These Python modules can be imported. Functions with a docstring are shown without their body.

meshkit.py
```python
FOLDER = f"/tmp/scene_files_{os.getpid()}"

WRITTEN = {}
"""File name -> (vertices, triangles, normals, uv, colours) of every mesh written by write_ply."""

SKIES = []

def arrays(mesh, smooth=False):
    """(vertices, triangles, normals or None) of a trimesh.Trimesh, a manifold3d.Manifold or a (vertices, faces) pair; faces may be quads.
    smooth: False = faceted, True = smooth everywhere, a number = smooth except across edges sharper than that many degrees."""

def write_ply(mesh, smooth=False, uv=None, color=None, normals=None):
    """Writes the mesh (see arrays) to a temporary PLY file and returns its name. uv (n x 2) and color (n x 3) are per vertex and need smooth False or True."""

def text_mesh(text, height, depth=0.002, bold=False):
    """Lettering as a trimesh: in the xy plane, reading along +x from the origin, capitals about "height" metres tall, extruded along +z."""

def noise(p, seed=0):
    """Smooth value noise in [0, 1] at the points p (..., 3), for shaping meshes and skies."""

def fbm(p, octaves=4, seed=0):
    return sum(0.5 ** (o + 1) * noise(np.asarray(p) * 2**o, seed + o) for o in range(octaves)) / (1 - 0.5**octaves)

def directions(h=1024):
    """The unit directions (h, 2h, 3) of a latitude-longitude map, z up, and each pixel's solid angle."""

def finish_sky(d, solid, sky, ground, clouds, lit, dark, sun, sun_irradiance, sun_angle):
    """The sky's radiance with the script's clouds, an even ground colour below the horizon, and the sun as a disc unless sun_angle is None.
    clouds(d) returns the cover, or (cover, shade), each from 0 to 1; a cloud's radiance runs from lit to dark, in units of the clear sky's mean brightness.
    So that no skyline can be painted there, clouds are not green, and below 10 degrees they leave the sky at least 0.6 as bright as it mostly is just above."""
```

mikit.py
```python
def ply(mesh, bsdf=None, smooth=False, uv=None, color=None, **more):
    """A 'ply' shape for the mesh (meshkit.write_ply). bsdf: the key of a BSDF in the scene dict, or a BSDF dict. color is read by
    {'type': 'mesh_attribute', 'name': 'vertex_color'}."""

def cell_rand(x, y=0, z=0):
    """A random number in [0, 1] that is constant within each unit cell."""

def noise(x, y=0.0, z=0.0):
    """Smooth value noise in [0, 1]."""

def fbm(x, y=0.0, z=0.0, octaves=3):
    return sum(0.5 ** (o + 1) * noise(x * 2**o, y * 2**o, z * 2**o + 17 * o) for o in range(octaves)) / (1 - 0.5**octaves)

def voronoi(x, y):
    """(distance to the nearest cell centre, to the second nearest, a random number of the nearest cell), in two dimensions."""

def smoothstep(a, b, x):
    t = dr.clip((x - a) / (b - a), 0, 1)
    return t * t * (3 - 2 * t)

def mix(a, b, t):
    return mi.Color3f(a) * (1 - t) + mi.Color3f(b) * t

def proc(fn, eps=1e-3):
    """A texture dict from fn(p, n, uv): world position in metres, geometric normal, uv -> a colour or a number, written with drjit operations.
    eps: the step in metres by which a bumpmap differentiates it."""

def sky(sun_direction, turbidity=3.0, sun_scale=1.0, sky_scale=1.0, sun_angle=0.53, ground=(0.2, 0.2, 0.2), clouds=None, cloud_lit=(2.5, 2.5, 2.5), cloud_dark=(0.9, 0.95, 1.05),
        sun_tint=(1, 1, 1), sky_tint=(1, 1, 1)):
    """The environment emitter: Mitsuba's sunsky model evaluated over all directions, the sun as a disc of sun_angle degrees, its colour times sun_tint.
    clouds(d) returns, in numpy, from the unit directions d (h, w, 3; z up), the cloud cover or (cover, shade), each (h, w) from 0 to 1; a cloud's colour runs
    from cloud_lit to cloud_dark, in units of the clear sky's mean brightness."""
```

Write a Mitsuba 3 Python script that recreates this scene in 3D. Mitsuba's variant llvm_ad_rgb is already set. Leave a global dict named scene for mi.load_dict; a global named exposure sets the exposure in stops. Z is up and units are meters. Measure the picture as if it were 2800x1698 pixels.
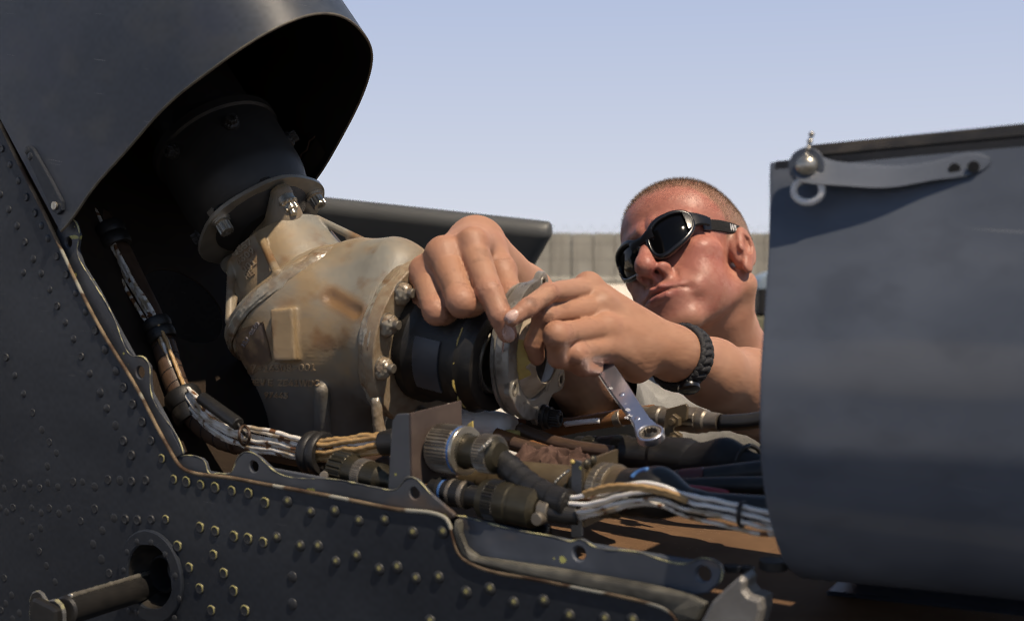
import math, random
import numpy as np, trimesh, drjit as dr, mitsuba as mi
import mikit, meshkit
from mikit import proc, noise, fbm, voronoi, cell_rand, smoothstep, mix
from shapely.geometry import Polygon, Point, LineString
from shapely.ops import unary_union
V = lambda *a: np.array(a, float)
unit = lambda v: np.asarray(v, float) / np.linalg.norm(v)
rng = np.random.default_rng(7)

# ------------------------------------------------------------------ camera, light, exposure
F = 3300.0                                   # focal length in pixels of a 2800 x 1698 frame
CAM = V(0, 0, 1.72)
PITCH = math.atan(159 / F)
RIGHT, FWD, UP = V(1, 0, 0), V(0, math.cos(PITCH), -math.sin(PITCH)), V(0, math.sin(PITCH), math.cos(PITCH))
exposure = 1.15
TH = math.radians(33)
A = V(math.cos(TH), -math.sin(TH), 0)        # along the tail boom, towards the nose of the aircraft
N = V(-math.sin(TH), -math.cos(TH), 0)       # outward normal of the near side of the boom
Z = V(0, 0, 1)
SUN = unit(0.48 * A + 0.15 * N + 0.86 * Z)
scene, labels = {}, {}
scene['camera'] = {'type': 'thinlens', 'fov': math.degrees(2 * math.atan(1400 / F)), 'fov_axis': 'x', 'aperture_radius': 0.0026, 'focus_distance': 1.25,
                   'near_clip': 0.02, 'far_clip': 2000.0, 'to_world': mi.ScalarTransform4f().look_at(CAM.tolist(), (CAM + FWD).tolist(), [0, 0, 1])}
def haze_cover(d):                            # dusty desert haze: white at the horizon, thin blue above
    e = np.clip(d[..., 2], 0, 1)
    return 0.06 + 0.89 * np.exp(-(np.maximum(e - 0.20, 0) / 0.16) ** 2), np.clip(e / 0.24, 0, 1) ** 0.9
scene['sky'] = mikit.sky(SUN.tolist(), turbidity=3.0, sun_scale=1.65, ground=(0.42, 0.37, 0.30), clouds=haze_cover, cloud_lit=(3.0, 3.1, 3.4), cloud_dark=(1.85, 2.2, 3.1))

# ------------------------------------------------------------------ placing helpers
def ray(px, py):
    return FWD + RIGHT * ((px - 1400) / F) + UP * ((849 - py) / F)
def at(px, py, D):
    return CAM + D * ray(px, py)
P0 = at(480, 1290, 1.0)
C0 = P0 @ N
def S(px, py, off=0.0):
    """the point at depth `off` inside the near side of the boom"""
    r = ray(px, py)
    return CAM + r * ((C0 - off - CAM @ N) / (r @ N))
def sz(px, py, off=0.0):
    p = S(px, py, off)
    return p @ A, p[2]
def from_sz(s, z, off):
    s, z = np.asarray(s, float), np.asarray(z, float)
    return s[..., None] * A + z[..., None] * Z + (C0 - np.asarray(off, float))[..., None] * N
EDGE = unit(S(155, 640) - S(480, 1250))      # the slope of the fin

def key_of(name, parent=None):
    k = f'{parent}__{name}' if parent else name
    if k not in scene and k not in labels:
        return k
    i = 1
    while f'{k}_{i:03d}' in scene or f'{k}_{i:03d}' in labels:
        i += 1
    return f'{k}_{i:03d}'
def put(name, mesh, mat, parent=None, smooth=30, label=None, color=None, uv=None, **more):
    k = key_of(name, parent)
    color = None if color is None else np.asarray(color) * ALB
    scene[k] = mesh if isinstance(mesh, dict) else mikit.ply(mesh, mat, smooth=smooth, color=color, uv=uv)
    if isinstance(mesh, dict) and mat is not None:
        scene[k] = {**mesh, 'bsdf': {'type': 'ref', 'id': mat}}
    if label or more:
        labels[k] = {**({'label': label} if label else {}), **more}
    return k
def thing(name, label, category, group=None):
    k = key_of(name)
    labels[k] = {'label': label, 'category': category, **({'group': group} if group else {})}
    return k
cat = trimesh.util.concatenate
def frame(z, x=None):
    """columns x, y, z of an orthonormal frame with the given z"""
    z = unit(z)
    x = V(0, 0, 1) if x is None else np.asarray(x, float)
    if abs(unit(x) @ z) > 0.98:
        x = V(1, 0, 0)
    x = unit(x - (x @ z) * z)
    return np.stack([x, np.cross(z, x), z], 1)
def xf(mesh, R=np.eye(3), t=(0, 0, 0)):
    v = np.asarray(mesh.vertices) @ np.asarray(R).T + np.asarray(t)
    return trimesh.Trimesh(v, mesh.faces, process=False)
def lathe(profile, n=32, origin=(0, 0, 0), axis=(0, 0, 1), x=None, knurl=None):
    """profile [(r, h)...] turned about axis. knurl: function(h, angle) -> radius factor"""
    p = np.asarray(profile, float)
    ang = np.arange(n) / n * 2 * math.pi
    r = np.repeat(p[:, :1], n, 1)
    if knurl is not None:
        r = r * knurl(p[:, 1:2], ang[None])
    v = np.stack([r * np.cos(ang), r * np.sin(ang), np.repeat(p[:, 1:], n, 1)], -1).reshape(-1, 3)
    i, j = np.meshgrid(np.arange(len(p) - 1), np.arange(n), indexing='ij')
    q = np.stack([i * n + j, i * n + (j + 1) % n, (i + 1) * n + (j + 1) % n, (i + 1) * n + j], -1).reshape(-1, 4)
    f = np.vstack([q[:, [0, 1, 2]], q[:, [0, 2, 3]]])
    return trimesh.Trimesh(v @ frame(axis, x).T + np.asarray(origin), f, process=False)
def rod(p, q, r, n=24, r2=None, ch=None):
    """capped cylinder with chamfered ends"""
    L = np.linalg.norm(np.subtract(q, p)); r2 = r if r2 is None else r2
    ch = min(r, r2, L / 2) * 0.15 if ch is None else ch
    return lathe([(1e-5, 0), (r - ch, 0), (r, ch), (r2, L - ch), (r2 - ch, L), (1e-5, L)], n, p, np.subtract(q, p))
def spline(pts, n=60):
    from scipy.interpolate import CubicSpline
    pts = np.asarray(pts, float)
    t = np.r_[0, np.cumsum(np.linalg.norm(np.diff(pts, axis=0), axis=1))]
    return CubicSpline(t / t[-1], pts)(np.linspace(0, 1, n))
def tube(path, r, sides=10, caps=True):
    p = np.asarray(path, float); m = len(p)
    t = np.gradient(p, axis=0); t /= np.linalg.norm(t, axis=1, keepdims=True) + 1e-12
    x = np.zeros_like(p); u = frame(t[0])[:, 0]
    for i in range(m):
        u = unit(u - (u @ t[i]) * t[i]); x[i] = u
    y = np.cross(t, x)
    ang = np.arange(sides) / sides * 2 * math.pi
    rr = np.broadcast_to(np.asarray(r, float), (m,))[:, None, None]
    v = (p[:, None] + rr * (np.cos(ang)[None, :, None] * x[:, None] + np.sin(ang)[None, :, None] * y[:, None])).reshape(-1, 3)
    i, j = np.meshgrid(np.arange(m - 1), np.arange(sides), indexing='ij')
    q = np.stack([i * sides + j, i * sides + (j + 1) % sides, (i + 1) * sides + (j + 1) % sides, (i + 1) * sides + j], -1).reshape(-1, 4)
    f = np.vstack([q[:, [0, 1, 2]], q[:, [0, 2, 3]]])
    if caps:
        a, b = len(v), len(v) + 1
        v = np.vstack([v, p[:1], p[-1:]]); k = np.arange(sides)
        f = np.vstack([f, np.stack([(k + 1) % sides, k, k * 0 + a], 1), np.stack([(m - 1) * sides + k, (m - 1) * sides + (k + 1) % sides, k * 0 + b], 1)])
    return trimesh.Trimesh(v, f, process=False)
def rbox(size, r=0.001, seg=2):
    """box with rounded edges, centred"""
    import manifold3d as m3
    s = np.asarray(size, float) / 2 - r
    sp = m3.Manifold.sphere(r, 4 * seg)
    m = m3.Manifold.batch_hull([sp.translate((a * s[0], b * s[1], c * s[2])) for a in (-1, 1) for b in (-1, 1) for c in (-1, 1)]).to_mesh()
    return trimesh.Trimesh(m.vert_properties[:, :3], m.tri_verts, process=False)
def hexrod(p, q, r, n=6, r2=None):
    return rod(p, q, r, n, r2, ch=r * 0.06)

# ---- plates cut from outlines, with chamfered front edges
def round_poly(pts, r):
    g = Polygon(pts)
    g = g.buffer(0) if not g.is_valid else g
    g = g.buffer(-r, quad_segs=6).buffer(2 * r, quad_segs=6).buffer(-r, quad_segs=6)
    return max(g.geoms, key=lambda x: x.area) if hasattr(g, 'geoms') else g
def inset(ring, c):
    p = np.asarray(ring)[:-1]
    d = np.roll(p, -1, 0) - p; d /= np.linalg.norm(d, axis=1, keepdims=True) + 1e-15
    nrm = np.stack([-d[:, 1], d[:, 0]], 1)
    m = nrm + np.roll(nrm, 1, 0)
    m /= np.maximum((m * m).sum(1, keepdims=True) / 2, 0.35)
    return p + c * m
def bevel_plate(g, t, c):
    """polygon extruded from z=0 (back) to z=t (front) with chamfer c at the front edges"""
    from shapely.geometry.polygon import orient
    import mapbox_earcut as ec
    g = orient(g.simplify(1e-5))
    rings = [np.asarray(g.exterior.coords)] + [np.asarray(r.coords) for r in g.interiors]
    outer = [r[:-1] for r in rings]; inner = [inset(r, c) for r in rings]
    n = sum(map(len, outer)); ends = np.cumsum([len(o) for o in outer]).astype(np.uint32)
    o2, i2 = np.vstack(outer), np.vstack(inner)
    tri = ec.triangulate_float64(o2, ends).reshape(-1, 3).astype(int)
    x, y = o2[tri[:, 1]] - o2[tri[:, 0]], o2[tri[:, 2]] - o2[tri[:, 0]]
    neg = x[:, 0] * y[:, 1] - x[:, 1] * y[:, 0] < 0
    tri[neg] = tri[neg][:, ::-1]
    v = np.vstack([np.c_[o2, np.zeros(n)], np.c_[o2, np.full(n, t - c)], np.c_[i2, np.full(n, t)]])
    f = [tri[:, ::-1], tri + 2 * n]
    s = 0
    for o in outer:
        k = np.arange(len(o)); a, b = s + k, s + (k + 1) % len(o)
        for lo, hi in ((0, n), (n, 2 * n)):
            f += [np.stack([a + lo, b + lo, b + hi], 1), np.stack([a + lo, b + hi, a + hi], 1)]
        s += len(o)
    return trimesh.Trimesh(v, np.vstack(f), process=False)
def plate(px, off=0.0, t=0.002, holes=(), r=0.002, c=0.0006, extra=()):
    """a sheet parallel to the near side: outline in photograph pixels on that plane, front face at `off`"""
    g = round_poly([sz(x, y, off) for x, y in px], r)
    for e in extra:
        g = g.union(Polygon([sz(x, y, off) for x, y in e]).buffer(0))
    for hx, hy, hr in holes:
        g = g.difference(Point(*sz(hx, hy, off)).buffer(hr, quad_segs=8))
    m = bevel_plate(g, t, c)
    v = np.asarray(m.vertices)
    return trimesh.Trimesh(from_sz(v[:, 0], v[:, 1], off + t - v[:, 2]), m.faces[:, ::-1] if np.cross(A, Z) @ N < 0 else m.faces, process=False)

# ------------------------------------------------------------------ distance fields -> meshes
def smin(a, b, k):
    h = np.clip(0.5 + 0.5 * (b - a) / k, 0, 1)
    return b + (a - b) * h - k * h * (1 - h)
def smax(a, b, k):
    return -smin(-a, -b, k)
def sd_ell(p, c, r, R=None):
    q = p - np.asarray(c, float)
    if R is not None:
        q = q @ R
    r = np.asarray(r, float)
    k0 = np.linalg.norm(q / r, axis=-1); k1 = np.linalg.norm(q / (r * r), axis=-1)
    return k0 * (k0 - 1) / np.maximum(k1, 1e-9)
def sd_cap(p, a, b, ra, rb=None):
    a, b = np.asarray(a, float), np.asarray(b, float); rb = ra if rb is None else rb
    d = b - a
    h = np.clip(((p - a) @ d) / (d @ d), 0, 1)
    return np.linalg.norm(p - a - h[..., None] * d, axis=-1) - (ra + (rb - ra) * h)
def sd_box(p, c, half, r=0.0, R=None):
    q = p - np.asarray(c, float)
    if R is not None:
        q = q @ R
    q = np.abs(q) - (np.asarray(half, float) - r)
    return np.linalg.norm(np.maximum(q, 0), axis=-1) + np.minimum(q.max(-1), 0) - r
def sd_cone(p, a, b, ra, rb, r=0.0):
    """frustum from a to b with flat ends"""
    a, b = np.asarray(a, float), np.asarray(b, float); L = np.linalg.norm(b - a); d = (b - a) / L
    h = (p - a) @ d; rho = np.linalg.norm(p - a - h[..., None] * d, axis=-1)
    rad = ra + (rb - ra) * np.clip(h / L, 0, 1)
    cs = L / math.hypot(L, rb - ra)
    q = np.stack([(rho - rad) * cs + r, np.abs(h - L / 2) - L / 2 + r], -1)
    return np.linalg.norm(np.maximum(q, 0), axis=-1) + np.minimum(q.max(-1), 0) - r
def surf(f, lo, hi, h, slack=1.35):
    """the zero surface of f as a mesh (surface nets on a narrow band)"""
    lo, hi = np.asarray(lo, float), np.asarray(hi, float); B = 8
    nb = np.ceil((hi - lo) / (h * B)).astype(int); dims = nb * B
    ev = lambda p: np.concatenate([f(c) for c in np.array_split(p, max(1, len(p) // 150000))])
    bi = np.stack(np.meshgrid(*[np.arange(k) for k in nb], indexing='ij'), -1).reshape(-1, 3)
    d = ev(lo + (bi * B + (B - 1) / 2) * h)
    grid = np.where(d > 0, 1.0, -1.0).reshape(nb)
    grid = grid.repeat(B, 0).repeat(B, 1).repeat(B, 2)
    act = bi[np.abs(d) < B * h * 0.87 * slack + h]
    o = np.stack(np.meshgrid(*[np.arange(B)] * 3, indexing='ij'), -1).reshape(-1, 3)
    idx = (act[:, None] * B + o[None]).reshape(-1, 3)
    grid[idx[:, 0], idx[:, 1], idx[:, 2]] = ev(lo + idx * h)
    s = grid < 0
    c8 = [s[a:dims[0] - 1 + a, b:dims[1] - 1 + b, c:dims[2] - 1 + c] for a in (0, 1) for b in (0, 1) for c in (0, 1)]
    tot = sum(c.astype(np.int8) for c in c8)
    cell = np.argwhere((tot > 0) & (tot < 8))
    num = np.full(np.array(dims) - 1, -1, np.int64); num[tuple(cell.T)] = np.arange(len(cell))
    acc, cnt = np.zeros((len(cell), 3)), np.zeros(len(cell))
    co = np.array([[a, b, c] for a in (0, 1) for b in (0, 1) for c in (0, 1)])
    val = [grid[tuple((cell + k).T)] for k in co]
    for i in range(8):
        for j in range(i + 1, 8):
            if np.abs(co[i] - co[j]).sum() == 1:
                m = (val[i] < 0) != (val[j] < 0)
                t = np.clip(val[i][m] / (val[i][m] - val[j][m]), 0, 1)
                acc[m] += co[i] + t[:, None] * (co[j] - co[i]); cnt[m] += 1
    v = lo + (cell + acc / cnt[:, None]) * h
    fs = []
    for ax in range(3):
        u, w = (ax + 1) % 3, (ax + 2) % 3
        n0 = np.moveaxis(s, ax, 0)
        e = np.argwhere(n0[:-1] != n0[1:])
        full = np.empty_like(e); order = [ax] + [k for k in range(3) if k != ax]
        for q, k in enumerate(order):
            full[:, k] = e[:, q]
        ok = (full[:, u] > 0) & (full[:, w] > 0) & (full[:, u] < dims[u] - 1) & (full[:, w] < dims[w] - 1)
        full = full[ok]
        du, dw = np.eye(3, dtype=int)[u], np.eye(3, dtype=int)[w]
        q = np.stack([num[tuple((full - du - dw).T)], num[tuple((full - dw).T)], num[tuple(full.T)], num[tuple((full - du).T)]], 1)
        inside = s[tuple(full.T)]
        q[~inside] = q[~inside][:, ::-1]
        fs.append(q)
    q = np.vstack(fs); q = q[(q >= 0).all(1)]
    return trimesh.Trimesh(v, np.vstack([q[:, [0, 1, 2]], q[:, [0, 2, 3]]]), process=False)
def march(f, p, d, steps=40, reach=0.12):
    """points p moved along d until they lie on the surface f = 0"""
    p = np.array(p, float); t = np.zeros(len(p))
    for _ in range(steps):
        t += np.clip(f(p + t[:, None] * d), -0.01, 0.01)
        t = np.clip(t, -reach, reach)
    return p + t[:, None] * d
# ------------------------------------------------------------------ materials
def tex(c):
    return c if isinstance(c, dict) else {'type': 'rgb', 'value': list(c)}
VC = {'type': 'mesh_attribute', 'name': 'vertex_color'}
ALB = 0.74                                   # common scale of the base colours
def mat(name, color, rough=0.5, metallic=0.0, spec=0.5, bump=None, scale=0.0005, two=True, **kw):
    if metallic < 0.8:
        if isinstance(color, dict) and color['type'] == 'proc':
            fn = mikit._FUNCTIONS[color['fn']]; color = proc(lambda p, n, uv: fn(p, n, uv) * ALB)
        elif not isinstance(color, dict):
            color = [c * ALB for c in color]
    b = {'type': 'principled', 'base_color': tex(color), 'roughness': rough if not isinstance(rough, dict) else rough, 'metallic': metallic, 'specular': spec, **kw}
    if bump is not None:
        b = {'type': 'bumpmap', 'nested_texture': bump, 'nested': b, 'scale': scale}
    scene[name] = {'type': 'twosided', 'nested': b} if two else b
    return name
def paint_fn(p, n, uv):
    g = fbm(p.x * 9 + p.y * 9, p.z * 9, p.y * 5, 4)
    fine = noise(p.x * 260, p.y * 260, p.z * 260)
    streak = noise(p.x * 55 + p.y * 40, p.z * 4, 3.0)
    c = mix((0.018, 0.022, 0.030), (0.038, 0.044, 0.055), smoothstep(0.30, 0.75, g))
    c = mix(c, (0.045, 0.047, 0.046), 0.30 * smoothstep(0.55, 0.9, streak) * smoothstep(0.4, 0.7, g))
    scr = noise(p.x * 35 + p.z * 900, p.z * 30 - p.x * 20, p.y * 35 + p.z * 60)
    c = mix(c, (0.10, 0.10, 0.10), 0.8 * smoothstep(0.91, 0.96, scr) * smoothstep(0.5, 0.7, g))
    return c * (0.86 + 0.28 * fine)
def paint_bump(p, n, uv):
    return 0.3 * noise(p.x * 450, p.y * 450, p.z * 450) + 2.2 * fbm(p.x * 22, p.y * 22, p.z * 22, 2)
mat('skin_paint', proc(paint_fn), 0.48, spec=0.26, bump=proc(paint_bump, 6e-4), scale=0.00022)
def rail_fn(p, n, uv):
    g = fbm(p.x * 24, p.y * 24, p.z * 24, 4)
    c = mix((0.045, 0.050, 0.060), (0.085, 0.092, 0.106), smoothstep(0.3, 0.8, g))
    ch = noise(p.x * 210, p.y * 210, p.z * 210) * 0.55 + noise(p.x * 60, p.y * 60, p.z * 60) * 0.45
    c = mix(c, (0.36, 0.34, 0.10), smoothstep(0.785, 0.81, ch))
    return mix(c, (0.16, 0.10, 0.055), 0.5 * smoothstep(0.62, 0.72, fbm(p.x * 14 + 7, p.y * 14, p.z * 30, 3)))
mat('rail_paint', proc(rail_fn), 0.42, spec=0.35)
def rust_fn(p, n, uv):
    g = fbm(p.x * 70, p.y * 70, p.z * 70, 4)
    c = mix((0.055, 0.030, 0.016), (0.21, 0.155, 0.095), smoothstep(0.3, 0.72, g))
    return mix(c, (0.30, 0.29, 0.24), smoothstep(0.62, 0.70, noise(p.x * 45, p.y * 45, p.z * 45)))
mat('rusty_bead', proc(rust_fn), 0.7, spec=0.3)
def seal_fn(p, n, uv):
    g = fbm(p.x * 60, p.y * 60, p.z * 60, 3)
    return mix((0.045, 0.043, 0.036), (0.125, 0.118, 0.095), smoothstep(0.25, 0.75, g))
mat('seal_strip_khaki', proc(seal_fn), 0.5, spec=0.4)
mat('chipped_edge', proc(lambda p, n, uv: mix((0.10, 0.10, 0.09), (0.50, 0.46, 0.24), smoothstep(0.35, 0.7, noise(p.x * 150, p.y * 150, p.z * 150)))), 0.55)
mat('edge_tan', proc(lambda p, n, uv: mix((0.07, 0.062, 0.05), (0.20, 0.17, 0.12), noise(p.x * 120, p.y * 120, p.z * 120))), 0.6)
mat('rivet_paint', VC, 0.45, spec=0.28)
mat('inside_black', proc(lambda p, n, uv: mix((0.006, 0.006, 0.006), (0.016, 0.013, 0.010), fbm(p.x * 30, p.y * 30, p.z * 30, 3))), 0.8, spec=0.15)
mat('inside_brown', proc(lambda p, n, uv: mix((0.012, 0.009, 0.007), (0.035, 0.022, 0.013), fbm(p.x * 22, p.y * 22, p.z * 22, 4))), 0.8, spec=0.2)
def deck_fn(p, n, uv):
    g = fbm(p.x * 30, p.y * 30, p.z * 30, 4)
    c = mix((0.085, 0.046, 0.024), (0.17, 0.100, 0.052), g)
    sp = noise(p.x * 420, p.y * 420, p.z * 420)
    return mix(c, (0.30, 0.22, 0.15), 0.5 * smoothstep(0.88, 0.96, sp))
mat('dusty_deck', proc(deck_fn), 0.85, spec=0.2)
mat('black_rubber', proc(lambda p, n, uv: mix((0.009, 0.009, 0.0095), (0.026, 0.024, 0.022), fbm(p.x * 80, p.y * 80, p.z * 80, 4))), 0.45, spec=0.4)
mat('black_matt', (0.010, 0.010, 0.011), 0.6, spec=0.3)
mat('dirty_black', proc(lambda p, n, uv: mix((0.010, 0.0095, 0.009), (0.034, 0.029, 0.023), smoothstep(0.45, 0.8, fbm(p.x * 55, p.y * 55, p.z * 55, 4)))), 0.5, spec=0.4)
mat('steel', proc(lambda p, n, uv: mix((0.28, 0.25, 0.20), (0.55, 0.52, 0.45), fbm(p.x * 160, p.y * 160, p.z * 160, 3))), 0.32, metallic=0.85)
mat('dull_steel', proc(lambda p, n, uv: mix((0.13, 0.10, 0.07), (0.34, 0.31, 0.26), fbm(p.x * 90, p.y * 90, p.z * 90, 3))), 0.45, metallic=0.6)
mat('olive_metal', proc(lambda p, n, uv: mix((0.026, 0.022, 0.014), (0.085, 0.074, 0.048), fbm(p.x * 75, p.y * 75, p.z * 75, 4))), 0.38, metallic=0.55)
mat('tan_tube', proc(lambda p, n, uv: mix((0.075, 0.050, 0.024), (0.18, 0.14, 0.085), fbm(p.x * 60, p.y * 60, p.z * 60, 4))), 0.42, metallic=0.3)
mat('brown_sleeve', proc(lambda p, n, uv: mix((0.038, 0.022, 0.014), (0.10, 0.058, 0.035), fbm(p.x * 80, p.y * 80, p.z * 80, 4))), 0.5, spec=0.45)
mat('rust_tube', proc(lambda p, n, uv: mix((0.11, 0.043, 0.016), (0.26, 0.12, 0.042), fbm(p.x * 90, p.y * 90, p.z * 90, 4))), 0.45, spec=0.5)
def wire_fn(p, n, uv):
    g = fbm(p.x * 110, p.y * 110, p.z * 110, 3)
    c = mix((0.75, 0.71, 0.64), (0.42, 0.33, 0.22), smoothstep(0.42, 0.70, g))
    return mix(c, (0.16, 0.07, 0.025), smoothstep(0.66, 0.75, noise(p.x * 160 + 9, p.y * 160, p.z * 160)))
mat('white_wire', proc(wire_fn), 0.42, spec=0.5)
mat('clean_wire', (0.80, 0.79, 0.77), 0.38, spec=0.5)
mat('tan_wire', proc(lambda p, n, uv: mix((0.30, 0.17, 0.06), (0.55, 0.36, 0.16), fbm(p.x * 90, p.y * 90, p.z * 90, 3))), 0.45, spec=0.5)
mat('red_wire', (0.35, 0.02, 0.03), 0.45)
mat('blue_paint', proc(lambda p, n, uv: mix((0.03, 0.09, 0.28), (0.07, 0.20, 0.48), noise(p.x * 300, p.y * 300, p.z * 300))), 0.5)
mat('yellow_primer', proc(lambda p, n, uv: mix((0.45, 0.33, 0.09), (0.62, 0.50, 0.17), fbm(p.x * 130, p.y * 130, p.z * 130, 3))), 0.6)

# ------------------------------------------------------------------ the setting: sandy ground, barrier wall far behind
WALL = 66.0
def sand_fn(p, n, uv):
    g = fbm(p.x * 0.7, p.y * 0.7, 0.0, 4); f = noise(p.x * 30, p.y * 30, 1.0)
    return mix((0.42, 0.38, 0.32), (0.60, 0.55, 0.47), g) * (0.9 + 0.2 * f)
mat('sand', proc(sand_fn), 0.95, spec=0.1)
gx, gy = np.meshgrid(np.r_[-900, -300, np.linspace(-60, 60, 61), 300, 900], np.r_[-300, np.linspace(-20, 90, 56), 300, 1500], indexing='ij')
gz = 0.05 * (meshkit.fbm(np.stack([gx * 0.3, gy * 0.3, gx * 0], -1), 3) - 0.5) * (np.abs(gx) < 70) * (np.abs(gy) < 95) - 0.02
i, j = np.meshgrid(np.arange(gx.shape[0] - 1), np.arange(gx.shape[1] - 1), indexing='ij'); W_ = gx.shape[1]
q = np.stack([i * W_ + j, (i + 1) * W_ + j, (i + 1) * W_ + j + 1, i * W_ + j + 1], -1).reshape(-1, 4)
put('ground', trimesh.Trimesh(np.stack([gx, gy, gz], -1).reshape(-1, 3), np.vstack([q[:, [0, 1, 2]], q[:, [0, 2, 3]]]), process=False), 'sand', smooth=True, label='pale sandy ground behind the aircraft', kind='structure')
mat('added_ground_dark', proc(lambda p, n, uv: mix((0.075, 0.076, 0.078), (0.12, 0.12, 0.12), fbm(p.x * 3, p.y * 3, 0.0, 4))), 0.9, spec=0.2)
put('added_ground', trimesh.Trimesh([(-60, -60, 0.035), (60, -60, 0.035), (60, 7.5, 0.035), (-60, 7.5, 0.035)], [[0, 1, 2], [0, 2, 3]], process=False), 'added_ground_dark', label='unseen dark ground added to cut light bounced off the sand', kind='structure')  # unseen dark sheet, added to cut the light bounced up from the sand
def conc_fn(p, n, uv):
    g = fbm(p.x * 1.3, p.z * 1.3, p.y, 4)
    run = noise(p.x * 6, p.z * 0.5, 2.0)
    c = mix((0.26, 0.25, 0.22), (0.36, 0.35, 0.31), g)
    c = mix(c, (0.18, 0.17, 0.15), 0.35 * smoothstep(0.55, 0.85, run))
    return mix(c, (0.22, 0.21, 0.19), 0.6 * smoothstep(0.10, 0.0, dr.abs(dr.abs(p.z - 1.75) - 0.42) * 1.0))
mat('concrete', proc(conc_fn), 0.9, spec=0.2)
pw, ph = 1.17, 2.78
prof = round_poly([(-0.5, 0), (0.5, 0), (0.5, 0.22), (0.16, 0.42), (0.12, ph), (-0.12, ph), (-0.16, 0.42), (-0.5, 0.22)], 0.02)
core = prof.buffer(-0.075)
bars = []
for g_, w_ in ((prof, pw - 0.085), (core, pw - 0.004)):
    b_ = trimesh.creation.extrude_polygon(g_, w_, engine='earcut'); v = np.asarray(b_.vertices)
    b_ = trimesh.Trimesh(np.stack([v[:, 2] - w_ / 2, v[:, 0], v[:, 1]], 1), b_.faces, process=False); b_.fix_normals(); bars.append(b_)
bar = cat(bars)
bar = mikit.ply(bar, 'concrete', smooth=25)
x0 = (1563 - 1400) / F * WALL
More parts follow.
